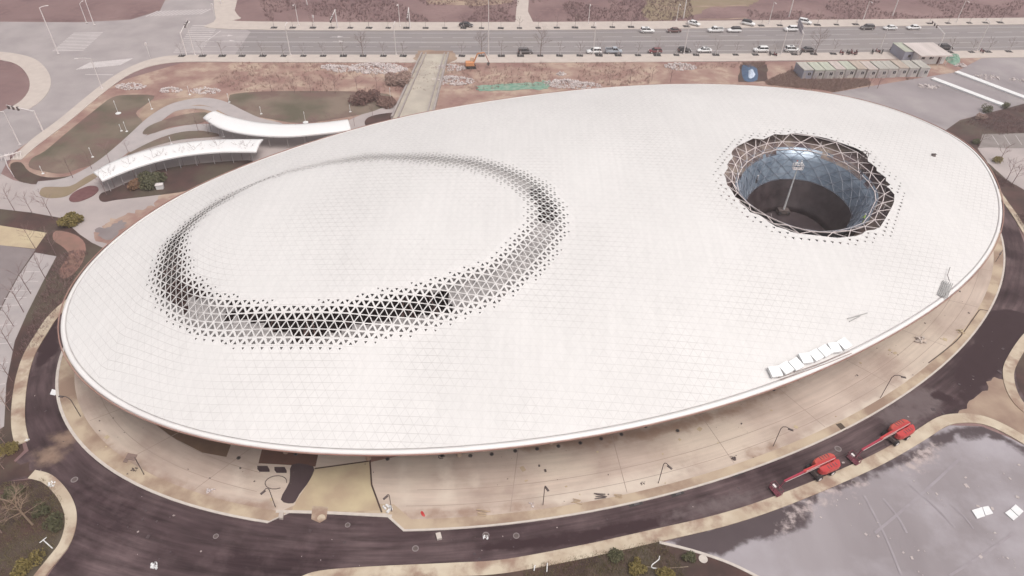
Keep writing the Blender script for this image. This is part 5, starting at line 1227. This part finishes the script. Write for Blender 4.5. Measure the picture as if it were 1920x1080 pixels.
RUBS = [(621, 127, 3.0, 160, 'small pale stone heap left of the white rubble pile'), (640, 130, 4.5, 220, 'low pale stone heap beside the white rubble pile'), (705, 129, 8, 700, 'large white rubble pile below the near pavement'), (740, 131, 4, 200, 'flat stone scatter at the right of the white rubble pile'), (850, 152, 6, 350, 'pale rubble at the foot of the concrete ramp'), (1060, 158, 6, 420, 'white rubble heap beside the green netting at the roof edge'), (1095, 162, 5, 260, 'low rubble heap at the roof edge'), (1275, 126, 5, 260, 'pale broken heap below the near pavement in the middle'), (1052, 140, 1.5, 50, 'tiny stone heap above the green netting'), (320, 170, 3, 90, 'small pink rubble patch on the left earth bank'), (385, 171, 4, 110, 'scattered white stones above the far lawn'), (245, 163, 4, 120, 'low pinkish rubble by the left pavement bend'), (845, 128, 4.5, 200, 'dark broken heap between ramp and excavator'), (1800, 124, 2, 60, 'white scraps beside the green netting heap'), (1740, 163, 3, 80, 'scattered scraps on the grey lot by the lower white wall'), (1850, 146, 4, 60, 'scattered white scraps on the upper grey lot'), (1910, 152, 3, 40, 'white scraps at the right edge of the grey lot')]
for k, (x, y, r, n, lab) in enumerate(RUBS): rubble(lab, (x, y), r, n, 500 + k, hmax=.3 if y > 140 and x > 1700 or 'scatter' in lab else 1.1)
def cloth(name, label, cat, px, m, hgt, seed, thick=.03):
    P = [G(*p) for p in px]; c = sum(P, Vector()) / len(P); t = smooth_pts(P, True, 3); bm = bmesh.new(); rings = []
    for f in (1, .8, .6, .4, .2):
        rings.append([bm.verts.new((c.x + (p.x - c.x) * f, c.y + (p.y - c.y) * f, .06 + (0 if f == 1 else hgt * (1 - f ** 2) + .35 * hgt * noise.noise(Vector((p.x, p.y, f * 3 + seed)) * .9)))) for p in t])
    n = len(t)
    for a, b in zip(rings, rings[1:]):
        for i in range(n): bm.faces.new((a[i], a[(i + 1) % n], b[(i + 1) % n], b[i]))
    bm.faces.new(rings[-1]); bmesh.ops.recalc_face_normals(bm, faces=bm.faces)
    return tag(mesh_obj(name, bm, m), label, cat)
cloth('netting', 'green netting heap at the right end of the site office', 'netting', [(1774, 108), (1790, 102), (1798, 106), (1800, 116), (1793, 122), (1782, 120), (1774, 114)], M_GREEN, 1.4, 1)
sheet_w('netting', ragged([G(*p) for p in [(890, 162), (930, 158), (1000, 155), (1028, 152), (1035, 160), (1020, 168), (960, 169), (900, 171)]], .7), .10, M_GREEN, kind=None, thick=.06, label='long green netting strip spread on the earth at the roof edge', cat='netting')
sheet('planting_bed', [(1388, 121), (1437, 121), (1440, 153), (1385, 154)], .05, M_BED, rag=.3)
cloth('tarpaulin', 'dark blue tarpaulin spread over the pit near the cabins', 'tarpaulin', [(1392, 123), (1416, 123), (1420, 150), (1395, 151)], M_BLUE, .5, 4)
cloth('plastic_sheet', 'crumpled pale blue plastic sheet on the dark blue tarpaulin', 'plastic sheet', [(1401, 133), (1410, 132), (1417, 142), (1410, 149), (1402, 147)], mat('pale_blue_plastic', (.55, .62, .72), (.45, .5, .6), 1.5), 1.0, 5)
cloth('tarpaulin', 'small red tarpaulin lying on the plaza edge', 'tarpaulin', [(785, 959), (792, 957), (801, 969), (797, 973), (790, 970)], M_RED, .15, 6)
# ------------------------------------------------------------------ small things on the ground
def plate(name, label, cat, px, th, m, z=.08, group=None):
    P = [G(*p) for p in px]; c = sum(P, Vector()) / len(P); o = slab(name, [p - c for p in P], 0, th, m, None); o.location = (c.x, c.y, z); return tag(o, label, cat, group)
WS = mat('white_slab', (.78, .77, .77), (.70, .69, .69), .8)
plate('insulation_board', 'white board on the wet lot, left half of the left pair', 'board', [(1821, 958), (1840, 952), (1846, 969), (1831, 974)], .12, WS)
plate('insulation_board', 'white board on the wet lot, right half of the left pair', 'board', [(1841, 952), (1852, 950), (1861, 964), (1847, 968)], .12, WS)
plate('insulation_board', 'white board on the wet lot, upper half of the right pair', 'board', [(1903, 947), (1918, 960), (1909, 969), (1894, 955)], .12, WS)
plate('insulation_board', 'white board on the wet lot, lower half of the right pair', 'board', [(1893, 956), (1908, 970), (1899, 977), (1883, 963)], .12, WS)
plate('paper_sheet', 'white sheet lying on the left ring road', 'sheet', [(94, 740), (98, 730), (107, 733), (108, 738), (103, 742)], .04, WS, z=.055)
plate('concrete_block', 'square concrete block on the ring road below the plaza', 'block', [(817, 1003), (826, 1001), (829, 1012), (820, 1014)], .4, M_KERB, z=.05)
plate('concrete_block', 'pale pink block at the plaza kerb left of the manhole slab', 'block', [(525, 964), (533, 964), (531, 975), (523, 974)], .4, M_PAVE, z=.05)
def manhole(label, px, r, m=None, z=.055, lift=0):
    p = G(*px); t = thing('manhole', label, 'manhole', (p.x, p.y, z)); n = 20
    bm = bmesh.new(); R = []
    for q, h in ((r, .0), (r, .05), (r * .72, .05), (r * .72, .01)): R.append([bm.verts.new((math.cos(2 * PI * i / n) * q, math.sin(2 * PI * i / n) * q, h)) for i in range(n)])
    for a, b in zip(R, R[1:]):
        for i in range(n): bm.faces.new((a[i], a[(i + 1) % n], b[(i + 1) % n], b[i]))
    mesh_obj('frame', bm, m or M_DRY, t)
    bm = bmesh.new(); vs = [bm.verts.new((math.cos(2 * PI * i / n) * r * .72, math.sin(2 * PI * i / n) * r * .72, .02)) for i in range(n)]; bm.faces.new(vs); mesh_obj('cover', bm, m if lift else M_DPOLE, t); return t
for k, (x, y, r, lab) in enumerate(((779, 1029, .42, 'manhole ring in the middle of the ring road at the bottom'), (911, 1004, .45, 'manhole ring with a white rag on the ring road'), (968, 1005, .42, 'manhole ring on the ring road right of the rag'), (1571, 842, .5, 'manhole ring between the two red lifts'), (652, 985, .35, 'small manhole ring below the plaza kerb'), (140, 900, .45, 'manhole at the lower left road mouth'), (405, 1006, .35, 'manhole on the wide lower left asphalt'), (1600, 905, .3, 'small ring by the kerb near the near lift'))): manhole(lab, (x, y), r)
manhole('pale round cover on the bottom lawn beside the thin kerb', (1318, 1049), .55, M_KERB, .13, 1)
manhole('round pale pad beside the concrete slab at the plaza kerb', (603, 973), .5, M_PALE, .215, 1)
for k, (x, y, lab) in enumerate(((1191, 944, 'left one of three dark gullies along the plaza kerb'), (1269, 925, 'middle one of three dark gullies along the plaza kerb'), (1383, 887, 'right one of three dark gullies along the plaza kerb'))):
    p = G(x, y); t = thing('road_gully', lab, 'gully', (p.x, p.y, .062), math.radians(18 + k * 4), 'road gullies by the plaza kerb')
    bm = bmesh.new(); box(bm, (0, 0, .01), (1.9, .8, .02)); mesh_obj('pit', bm, M_TYRE, t)
    bm = bmesh.new()
    for j in range(6): box(bm, (-.2 + j * .13, 0, .04), (.04, .6, .03))
    mesh_obj('grate', bm, mat('grate_steel', (.25, .23, .24), (.2, .18, .19), 1), t)
for k, (x, y, lab) in enumerate(((495, 881, 'left one of two dark rounded pits beside the red soil bed'), (527, 883, 'right one of two dark rounded pits beside the red soil bed'))):
    P = [G(x - 12, y - 6), G(x + 7, y - 6), G(x + 11, y + 1), G(x + 11, y + 5), G(x - 8, y + 5), G(x - 12, y)]
    o = sheet_w('pit_cover', P, .20, M_PUD, kind=None, thick=.04, label=lab, cat='pit cover'); o['group'] = 'rounded pits on the plaza'
# row of drain caps just outside the roof edge
DR = [(1440 + 10, 731 + 1), (1480, 717), (1512, 704), (1270, 815 - 10 + 4), (1165, 816), (1127, 824), (1088, 832), (1047, 838), (1007, 843), (966, 847), (922, 853), (882, 856), (829, 856), (770, 853), (727, 862), (672, 853), (555, 853), (448, 860), (1210, 806 - 6 + 1)]
dp = None
for k, (x, y) in enumerate(sorted(DR)):
    p = G(x, y); p.z = .17; lab = 'small dark drain cap on the plaza below the roof edge, %s from the left' % ORD[k]
    if dp is None:
        dp = thing('drain_cap', lab, 'drain cap', p, 0, 'drain caps under the roof edge'); bm = bmesh.new(); tube(bm, (0, 0, 0), (0, 0, .12), .2, .15, 10); mesh_obj('cap', bm, M_TYRE, dp)
        bm = bmesh.new(); tube(bm, (0, 0, .0), (0, 0, .03), .3, .3, 12); mesh_obj('flange', bm, M_DPOLE, dp)
    else: dup(dp, p, 0, None, lab)
# scraps lying about
def scrap(name, label, cat, px, kind, m, s=1.0, z=.16, seed=0):
    rd = random.Random(seed); p = G(*px); bm = bmesh.new()
    if kind == 'planks':
        for k in range(4): box(bm, (rd.uniform(-.2, .2) * s, k * .22 * s, .06 + .04 * k), (1.8 * s * rd.uniform(.6, 1), .14 * s, .05), rz=rd.uniform(-.3, .3))
    elif kind == 'heap':
        for k in range(14): q = rd.uniform(.12, .35) * s; box(bm, (rd.uniform(-.6, .6) * s, rd.uniform(-.5, .5) * s, q * .4), (q, q * rd.uniform(.5, 1.2), q * .7), rz=rd.uniform(0, 3), taper=.8)
    elif kind == 'ring':
        for k in range(14):
            a, b = 2 * PI * k / 14 * .85, 2 * PI * (k + 1) / 14 * .85; tube(bm, (math.cos(a) * 1.1 * s, math.sin(a) * .8 * s, .05), (math.cos(b) * 1.1 * s, math.sin(b) * .8 * s, .05), .05, n=5)
    o = mesh_obj(name, bm, m); o.location = (p.x, p.y, z); return tag(o, label, cat)
WOOD = mat('raw_wood', (.48, .36, .24), (.38, .28, .2), 2)
scrap('timber_stack', 'loose timber pieces on the lower middle of the plaza', 'timber', (1127, 936), 'planks', M_DPOLE, .9, seed=1)
scrap('timber_stack', 'pale timber scraps left of the middle gooseneck lamps', 'timber', (1081, 945), 'planks', WOOD, .7, seed=2)
scrap('timber_stack', 'short pale planks right of the dark timber pieces', 'timber', (1160, 935), 'planks', WOOD, .6, seed=3)
scrap('timber_stack', 'timber strips near the plaza edge below the pale streaks', 'timber', (905, 968), 'planks', WOOD, 1.0, seed=4)
scrap('rag', 'white rag beside the manhole ring on the ring road', 'rag', (911, 1008), 'heap', WS, .5, .09, 5)
scrap('scrap_heap', 'white scrap bag at the foot of the corner gooseneck lamp', 'scrap', (728, 956), 'heap', WS, 1.1, .16, 6)
scrap('scrap_heap', 'grey block heap on the left of the plaza', 'scrap', (396, 924), 'heap', M_STONE, .9, .16, 7)
scrap('scrap_heap', 'small pale scrap on the left plaza corner', 'scrap', (252, 882), 'heap', M_DPOLE, .6, .16, 8)
scrap('scrap_heap', 'white powder heap on the lower left asphalt', 'scrap', (290, 1060), 'heap', WS, .9, .05, 9)
scrap('scrap_heap', 'debris with a cable at the right dark lamp', 'scrap', (1375, 860), 'heap', M_DPOLE, .8, .16, 10)
scrap('scrap_heap', 'small debris by the lamp above the gullies', 'scrap', (1205, 908), 'heap', M_DPOLE, .5, .16, 11)
scrap('scrap_heap', 'small debris heap left of the lower middle lamp', 'scrap', (998, 948), 'heap', M_STONE, .7, .16, 12)
scrap('scrap_heap', 'pale blocks on the right of the plaza', 'scrap', (1725, 640), 'heap', M_PAVE, 1.6, .16, 13)
scrap('scrap_heap', 'pale blocks by the thin drain on the right plaza', 'scrap', (1801, 623), 'heap', M_YEL, 1.1, .16, 14)
scrap('hose', 'dark hose loop on the plaza left of the dark planting strip', 'hose', (518, 906), 'ring', M_DPOLE, 1.3, .17, 15)
scrap('hose', 'curled dark hose at the roof edge drains', 'hose', (828, 858), 'ring', M_DPOLE, .4, .17, 16)
scrap('brick_pile', 'white brick pile on the lower left island', 'bricks', (97, 910), 'heap', WS, .8, .13, 17)
scrap('scrap_heap', 'white scrap at the left kerb end', 'scrap', (52, 826), 'heap', WS, .5, .1, 18)
for (x, y), (x2, y2), lab, ar in (((100, 1030), (83, 1015), 'white post with a crossbar lying inside the island kerb', 1), ((1025, 1074), (1026, 1058), 'right one of two white pegs at the bottom kerb', 0), ((1001, 1072), (1003, 1062), 'left one of two white pegs at the bottom kerb', 0)):
    a, b = G(x, y), G(x2, y2); bm = bmesh.new(); d = b - a; tube(bm, (0, 0, .1), d + Vector((0, 0, .2)), .07, n=6)
    if ar: e = Vector((-d.y, d.x, 0)).normalized() * .45; tube(bm, d + e + Vector((0, 0, .2)), d - e + Vector((0, 0, .2)), .06, n=5)
    o = mesh_obj('marker_post', bm, M_WHITE); o.location = (a.x, a.y, .12); tag(o, lab, 'post')
P = [G(1236, 1044), G(1235, 1050), G(1228, 1056), G(1222, 1061), G(1222, 1066), G(1230, 1067)]; o0 = P[0]
bm = bmesh.new(); path_tube(bm, [p - o0 for p in smooth_pts(P, False, 4)], .07, 5); o = mesh_obj('pipe', bm, M_WHITE); o.location = (o0.x, o0.y, .2); tag(o, 'white zigzag pipe lying on the bottom lawn', 'pipe')
P = [G(1200, 1062), G(1240, 1067), G(1290, 1064)]; o0 = P[0]
bm = bmesh.new(); path_tube(bm, [p - o0 for p in smooth_pts(P, False, 4)], .03, 4); o = mesh_obj('cable', bm, M_PALE); o.location = (o0.x, o0.y, .2); tag(o, 'thin pale cable lying across the bottom lawn', 'cable')
# park barrier at the left edge
p = G(16, 300); t = thing('barrier_gate', 'grey white barrier gate at the left edge by the park', 'barrier', (p.x, p.y, .1), .5)
bm = bmesh.new(); box(bm, (0, 0, .6), (.6, .6, 1.2)); mesh_obj('housing', bm, M_METAL, t)
bm = bmesh.new()
for k in range(3): tube(bm, (-1.5, -.5 + k * .5, 1.2 - .3 * k), (2.8, .4 + k * .5, 1.2 - .3 * k), .08, n=5)
for k in range(6): tube(bm, (-1.2 + k * .75, -.3, .1), (-1.0 + k * .75, .8, 1.2), .05, n=4)
mesh_obj('rail', bm, M_METAL, t)
P = [G(12, 303), G(17, 318), G(27, 333)]; bm = bmesh.new(); o0 = P[0]
for z in (.5, 1.0): path_tube(bm, [p_ - o0 + Vector((0, 0, z)) for p_ in P], .05, 4)
for k in range(8): q = P[0].lerp(P[1], k / 4) if k < 4 else P[1].lerp(P[2], (k - 4) / 3); tube(bm, q - o0, q - o0 + Vector((0, 0, 1.0)), .05, n=4)
o = mesh_obj('railing', bm, M_METAL); o.location = (o0.x, o0.y, .08); tag(o, 'short pale railing along the park edge at the left', 'railing')
# small white equipment hut in the long bed, bollards on the far plaza
p = G(301, 354); t = thing('equipment_box', 'small white equipment box in the long dark bed', 'equipment box', (p.x, p.y, .08), .2)
bm = bmesh.new(); box(bm, (0, 0, .5), (1.4, .9, 1.0)); mesh_obj('case', bm, M_WHITE, t); bm = bmesh.new(); box(bm, (0, 0, 1.04), (1.6, 1.1, .08)); mesh_obj('lid', bm, M_METAL, t)

# ------------------------------------------------------------------ things on the roof
def surf_frame(px, py):
    p = on_surf(px, py, 0, zroof); e = .6
    nx = (zroof(p.x + e, p.y) - zroof(p.x - e, p.y)) / (2 * e); ny = (zroof(p.x, p.y + e) - zroof(p.x, p.y - e)) / (2 * e)
    return p, Vector((-nx, -ny, 1)).normalized()
PS = [(1451, 700), (1471, 693), (1490, 686), (1508, 675), (1527, 669), (1544, 661), (1562, 655), (1580, 648)]
for k, (x, y) in enumerate(PS):
    p, nn = surf_frame(x, y); a = math.radians(33 if k % 3 else 14)
    t = thing('panel_stack', 'stack of white panels near the roof edge, %s from the left' % ORD[k], 'panel stack', (p.x, p.y, p.z + .02), 0, 'white panel stacks near the roof edge')
    t.rotation_mode = 'QUATERNION'; t.rotation_quaternion = Vector((0, 0, 1)).rotation_difference(nn) @ Matrix.Rotation(a, 3, 'Z').to_quaternion()
    bm = bmesh.new()
    for j in range(6): box(bm, (.02 * math.sin(j * 2), .02 * math.cos(j), .2 + j * .075), (1.7, 1.6, .06))
    mesh_obj('panels', bm, mat('fresh_white_panel', (.86, .86, .85), (.82, .82, .81), 1, rough=.35), t)
    bm = bmesh.new()
    for j in (-.5, .5): box(bm, (j, 0, .08), (.12, 1.2, .16))
    mesh_obj('bearer', bm, WOOD, t)
def roof_bars(name, label, cat, pts, r, m, dz=.15, n=1, sp_=.2):
    P = []
    for x, y in pts: q = on_surf(x, y, 0, zroof); q.z += dz; P.append(q)
    o0 = P[0]; bm = bmesh.new()
    d = (P[-1] - P[0]).normalized(); e = Vector((-d.y, d.x, 0)) * sp_
    for k in range(n): path_tube(bm, [p_ - o0 + e * k for p_ in P], r, 5)
    o = mesh_obj(name, bm, m); o.location = o0; return tag(o, label, cat)
M_BARG = mat('bar_grey', (.42, .41, .40), (.34, .33, .32), 1)
roof_bars('steel_bars', 'bundle of grey steel bars near the right roof edge', 'bars', [(1768, 527), (1757, 554)], .09, M_BARG, n=6, sp_=.28)
roof_bars('steel_bars', 'single thin bar leaning over the bar bundle at the right roof edge', 'bars', [(1779, 505), (1774, 520), (1778, 532)], .05, M_DPOLE, dz=.5)
roof_bars('steel_bars', 'longer one of two grey bars lying on the roof above the panel stacks', 'bars', [(1588, 599), (1626, 588)], .07, M_BARG)
roof_bars('steel_bars', 'shorter one of two grey bars lying on the roof above the panel stacks', 'bars', [(1592, 604), (1612, 594)], .07, M_BARG)
roof_bars('guard_rail', 'brown guard rail lying along the roof edge below the panel stacks', 'rail', [(1462, 714), (1500, 701), (1550, 683), (1596, 664)], .045, mat('rail_brown', (.24, .16, .14), (.3, .22, .2), 1), dz=.2, n=2, sp_=.4)
p, nn = surf_frame(1750, 292); bm = bmesh.new(); tube(bm, (0, 0, 0), (0, 0, .35), .5, .35, 12); box(bm, (0, 0, .4), (.9, .4, .12)); o = mesh_obj('roof_vent', bm, M_DPOLE); o.location = p; tag(o, 'small dark vent cap on the right of the roof', 'vent')

# ------------------------------------------------------------------ work platform in the funnel and the workers
base = Vector((0, 0, 0)); hz = 11.0; pb = G(1495, 316, hz); pz = thing('mast_lift', 'white telescopic mast with a work platform standing in the dark funnel', 'mast lift', (pb.x, pb.y, .4))
bm = bmesh.new(); tube(bm, (0, 0, .9), (0, 0, 6.5), .22, .18, 8); tube(bm, (0, 0, 6.5), (0, 0, hz - .5), .15, .12, 8); mesh_obj('mast', bm, M_WHITE, pz)
bm = bmesh.new(); box(bm, (0, 0, .5), (2.6, 1.6, .7), taper=.85); mesh_obj('base', bm, M_DPOLE, pz)
for sx in (-1, 1):
    for sy in (-1, 1):
        bm = bmesh.new(); tube(bm, (sx * .9, sy * .7, .35), (sx * .9, sy * .95, .35), .35, n=12); mesh_obj('wheel', bm, M_TYRE, pz)
bm = bmesh.new(); box(bm, (0, 0, hz - .45), (1.9, .9, .1))
for z in (hz + .1, hz + .55):
    for a, b in (((-.95, -.45), (.95, -.45)), ((.95, -.45), (.95, .45)), ((.95, .45), (-.95, .45)), ((-.95, .45), (-.95, -.45))): tube(bm, (*a, z), (*b, z), .05, n=5)
for a in ((-.95, -.45), (.95, -.45), (.95, .45), (-.95, .45), (0, -.45)): tube(bm, (*a, hz - .45), (*a, hz + .55), .05, n=5)
mesh_obj('platform', bm, M_METAL, pz)
def person(label, loc, face, coat, trousers, hat, pose=0):
    """a standing figure grown from one skinned skeleton"""
    t = thing('person', label, 'person', loc, face)
    V = [(0, 0, .95), (0, 0, 1.15), (0, 0, 1.38), (0, .01, 1.5), (0, .03, 1.62), (0, .02, 1.72),
         (.10, 0, .92), (.13, .06, .5), (.13, 0, .08), (.14, .14, .04), (-.10, 0, .92), (-.14, -.03, .5), (-.15, -.08, .08), (-.16, .06, .04),
         (.19, 0, 1.42), (.27, .10, 1.16), (.24, .32, 1.02), (-.19, 0, 1.42), (-.29, .04, 1.15), (-.25, .26, 1.05)]
    Rr = [.15, .14, .16, .06, .095, .085, .095, .065, .045, .04, .095, .065, .045, .04, .065, .05, .035, .065, .05, .035]
    Ed = [(0, 1), (1, 2), (2, 3), (3, 4), (4, 5), (0, 6), (6, 7), (7, 8), (8, 9), (0, 10), (10, 11), (11, 12), (12, 13), (2, 14), (14, 15), (15, 16), (2, 17), (17, 18), (18, 19)]
    for hnd, s_ in ((16, 1), (19, -1)):
        x, y, z = V[hnd]; V.append((x, y + .07, z - .01)); Rr.append(.03); pi = len(V) - 1; Ed.append((hnd, pi))
        for k in range(4):
            V.append((x + (k - 1.5) * .022, y + .12, z - .02)); Rr.append(.009); V.append((x + (k - 1.5) * .024, y + .15 + .01 * (k in (1, 2)), z - .05)); Rr.append(.008); Ed += [(pi, len(V) - 2), (len(V) - 2, len(V) - 1)]
        V.append((x - s_ * .05, y + .09, z)); Rr.append(.01); Ed.append((pi, len(V) - 1))
    me = bpy.data.meshes.new('body'); me.from_pydata(V, Ed, []); me.materials.append(coat)
    o = bpy.data.objects.new('body', me); C.objects.link(o); o.parent = t
    sk = o.modifiers.new('skin', 'SKIN'); o.modifiers.new('sub', 'SUBSURF').levels = 1
    for v, r in zip(me.skin_vertices[0].data, Rr): v.radius = (r, r * .85)
    me.skin_vertices[0].data[0].use_root = True
    bm = bmesh.new(); bmesh.ops.create_uvsphere(bm, u_segments=12, v_segments=8, radius=.125)
    for v in list(bm.verts):
        if v.co.z < -.02: v.co.z = -.02; v.co.x *= 1.12; v.co.y *= 1.15
    o = mesh_obj('helmet', bm, hat, t, True); o.location = (0, .02, 1.74)
    bm = bmesh.new(); bmesh.ops.create_uvsphere(bm, u_segments=12, v_segments=10, radius=.1)
    for v in bm.verts:
        v.co.z *= 1.15
        if v.co.y > .07 and abs(v.co.x) < .03 and abs(v.co.z) < .03: v.co.y += .03      # nose
        if v.co.y > .07 and abs(abs(v.co.x) - .04) < .02 and .01 < v.co.z < .05: v.co.y -= .012
    o = mesh_obj('face', bm, M_SKIN, t, True); o.location = (0, .03, 1.66)
    bm = bmesh.new()
    for s_ in (-1, 1): tube(bm, (s_ * .115, 0, .92), (s_ * .14, .02, .5), .115, .085, 8); tube(bm, (s_ * .14, .02, .5), (s_ * .14, -.03, .12), .085, .065, 8)
    mesh_obj('trousers', bm, trousers, t)
    return t
HV = mat('hi_vis_vest', (.35, .50, .12), (.3, .42, .1), 3)
DKC = mat('dark_work_coat', (.06, .05, .055), (.09, .08, .08), 3); NAVY = mat('navy_trousers', (.04, .05, .10), (.06, .07, .12), 3)
RDH = mat('red_helmet', (.5, .08, .06), (.45, .07, .05), 3)
def on_lattice(px, py):
    zz = HZ - .8; p = G(px, py, zz); return p
for x, y, dz, fc, lab, c_, tr, ht in ((1613, 330, -1.0, 2.2, 'worker in dark clothes on the lattice at the right of the funnel', DKC, NAVY, M_DPOLE), (1617, 417, -1.0, .8, 'worker in a green vest on the lower right lattice of the funnel', HV, NAVY, WS), (1417, 344, -2.3, -1.2, 'worker in grey on the glass at the left of the funnel', mat('grey_coat', (.3, .3, .32), (.24, .24, .26), 2), DKC, WS)):
    p = G(x, y, HZ + dz); person(lab, p, fc, c_, tr, ht)
for s_, lab in ((-.5, 'worker in white on the mast platform, left one'), (.45, 'worker in white on the mast platform, right one')):
    person(lab, (pb.x + s_, pb.y, hz), PI if s_ < 0 else .5, WS, NAVY, RDH if s_ < 0 else WS)
# a site hoist standing on the lattice
p = G(1616, 301, HZ - .8); bm = bmesh.new()
for a in ((-.6, -.5), (.6, -.5), (.6, .5), (-.6, .5)): tube(bm, (*a, 0), (*a, 1.8), .06, n=4)
for z in (.2, 1.0, 1.8):
    for a, b in (((-.6, -.5), (.6, -.5)), ((.6, -.5), (.6, .5)), ((.6, .5), (-.6, .5)), ((-.6, .5), (-.6, -.5))): tube(bm, (*a, z), (*b, z), .05, n=4)
o = mesh_obj('scaffold_frame', bm, M_DPOLE); o.location = p; tag(o, 'small dark scaffold frame on the upper right lattice of the funnel', 'scaffold')

def litter(name, polys, n, m, seed, z, s0, s1):
    rd = random.Random(seed); bm = bmesh.new()
    for poly in polys:
        P = [G(*p) for p in poly]; x0 = min(p.x for p in P); x1 = max(p.x for p in P); y0 = min(p.y for p in P); y1 = max(p.y for p in P)
        for _ in range(n):
            x, y = rd.uniform(x0, x1), rd.uniform(y0, y1)
            if not inpoly(x, y, P) or noise.noise(Vector((x * .12, y * .12, seed))) < -.05: continue
            if z > .1 and rad(x, y) < .9: continue
            if z < .1 and z > .052 and False: continue
            q = rd.uniform(s0, s1) * rd.random(); box(bm, (x, y, z + .02), (q, q * rd.uniform(.3, 1.6), .04), rz=rd.uniform(0, 3))
    return tag(mesh_obj(name, bm, m), None, None, None, 'stuff')
ROADP = [[(60, 700), (120, 800), (300, 945), (520, 985), (900, 1005), (1200, 965), (1500, 880), (1700, 780), (1840, 650), (1890, 560), (1890, 690), (1770, 780), (1650, 852), (1450, 938), (1230, 996), (950, 1055), (600, 1078), (150, 1075), (140, 950), (60, 870)]]
litter('gravel', ROADP, 700, mat('pale_grit', (.30, .24, .23), (.42, .35, .33), 1), 31, .052, .1, .35)
litter('gravel', ROADP, 700, M_PUD, 32, .053, .15, .7)
PLZP = [[(120, 760), (200, 870), (300, 925), (500, 960), (760, 980), (1000, 965), (1330, 895), (1600, 785), (1800, 640), (1870, 480), (1800, 540), (1440, 735), (1140, 815), (780, 855), (400, 830), (200, 750)]]
litter('grit', PLZP, 900, M_DPOLE, 33, .165, .08, .35)
litter('grit', PLZP, 500, M_YEL, 34, .166, .2, .8)
litter('grit', [[(1380, 1020), (1500, 960), (1650, 885), (1740, 840), (1850, 820), (1920, 870), (1920, 1080), (1480, 1080)]], 260, mat('lot_scum', (.42, .35, .34), (.5, .44, .42), 1), 35, .066, .1, .5)
bm = bmesh.new()
for k in range(34):
    t = 2 * PI * k / 34 + .05
    a_ = PC + U0 * 76 * math.cos(t) + V0 * 41 * math.sin(t); b_ = PC + U0 * 89.6 * math.cos(t) + V0 * 52 * math.sin(t)
    if cutA.x - 3 < b_.x < cutB.x + 3 and b_.y < 80: continue
    mark_quad(bm, a_, b_, .09, .164)
for rr in (.90, .94):
    Q = ell(92.5 * rr, 53.7 * rr, 160, PC)
    for a_, b_ in zip(Q, Q[1:] + Q[:1]):
        if cutA.x - 3 < b_.x < cutB.x + 3 and b_.y < 80: continue
        mark_quad(bm, a_, b_, .07, .1675)
tag(mesh_obj('paving_joint', bm, mat('joint_dark', (.30, .23, .19), (.36, .28, .24), .3)), kind='structure')

# ------------------------------------------------------------------ the hazy air
HAZE_D = 0.00042
bm = bmesh.new(); box(bm, (0, 100, 42.5 - .5), (2900, 2900, 87)); hz_o = tag(mesh_obj('haze', bm, []), None, None, None, 'stuff')
hm = bpy.data.materials.new('haze'); hm.use_nodes = True; hn = hm.node_tree.nodes; hn.clear()
pv = hn.new('ShaderNodeVolumePrincipled'); pv.inputs['Color'].default_value = (.93, .87, .86, 1); pv.inputs['Density'].default_value = HAZE_D; pv.inputs['Anisotropy'].default_value = .35
ho = hn.new('ShaderNodeOutputMaterial'); hm.node_tree.links.new(pv.outputs[0], ho.inputs['Volume']); hz_o.data.materials.append(hm)
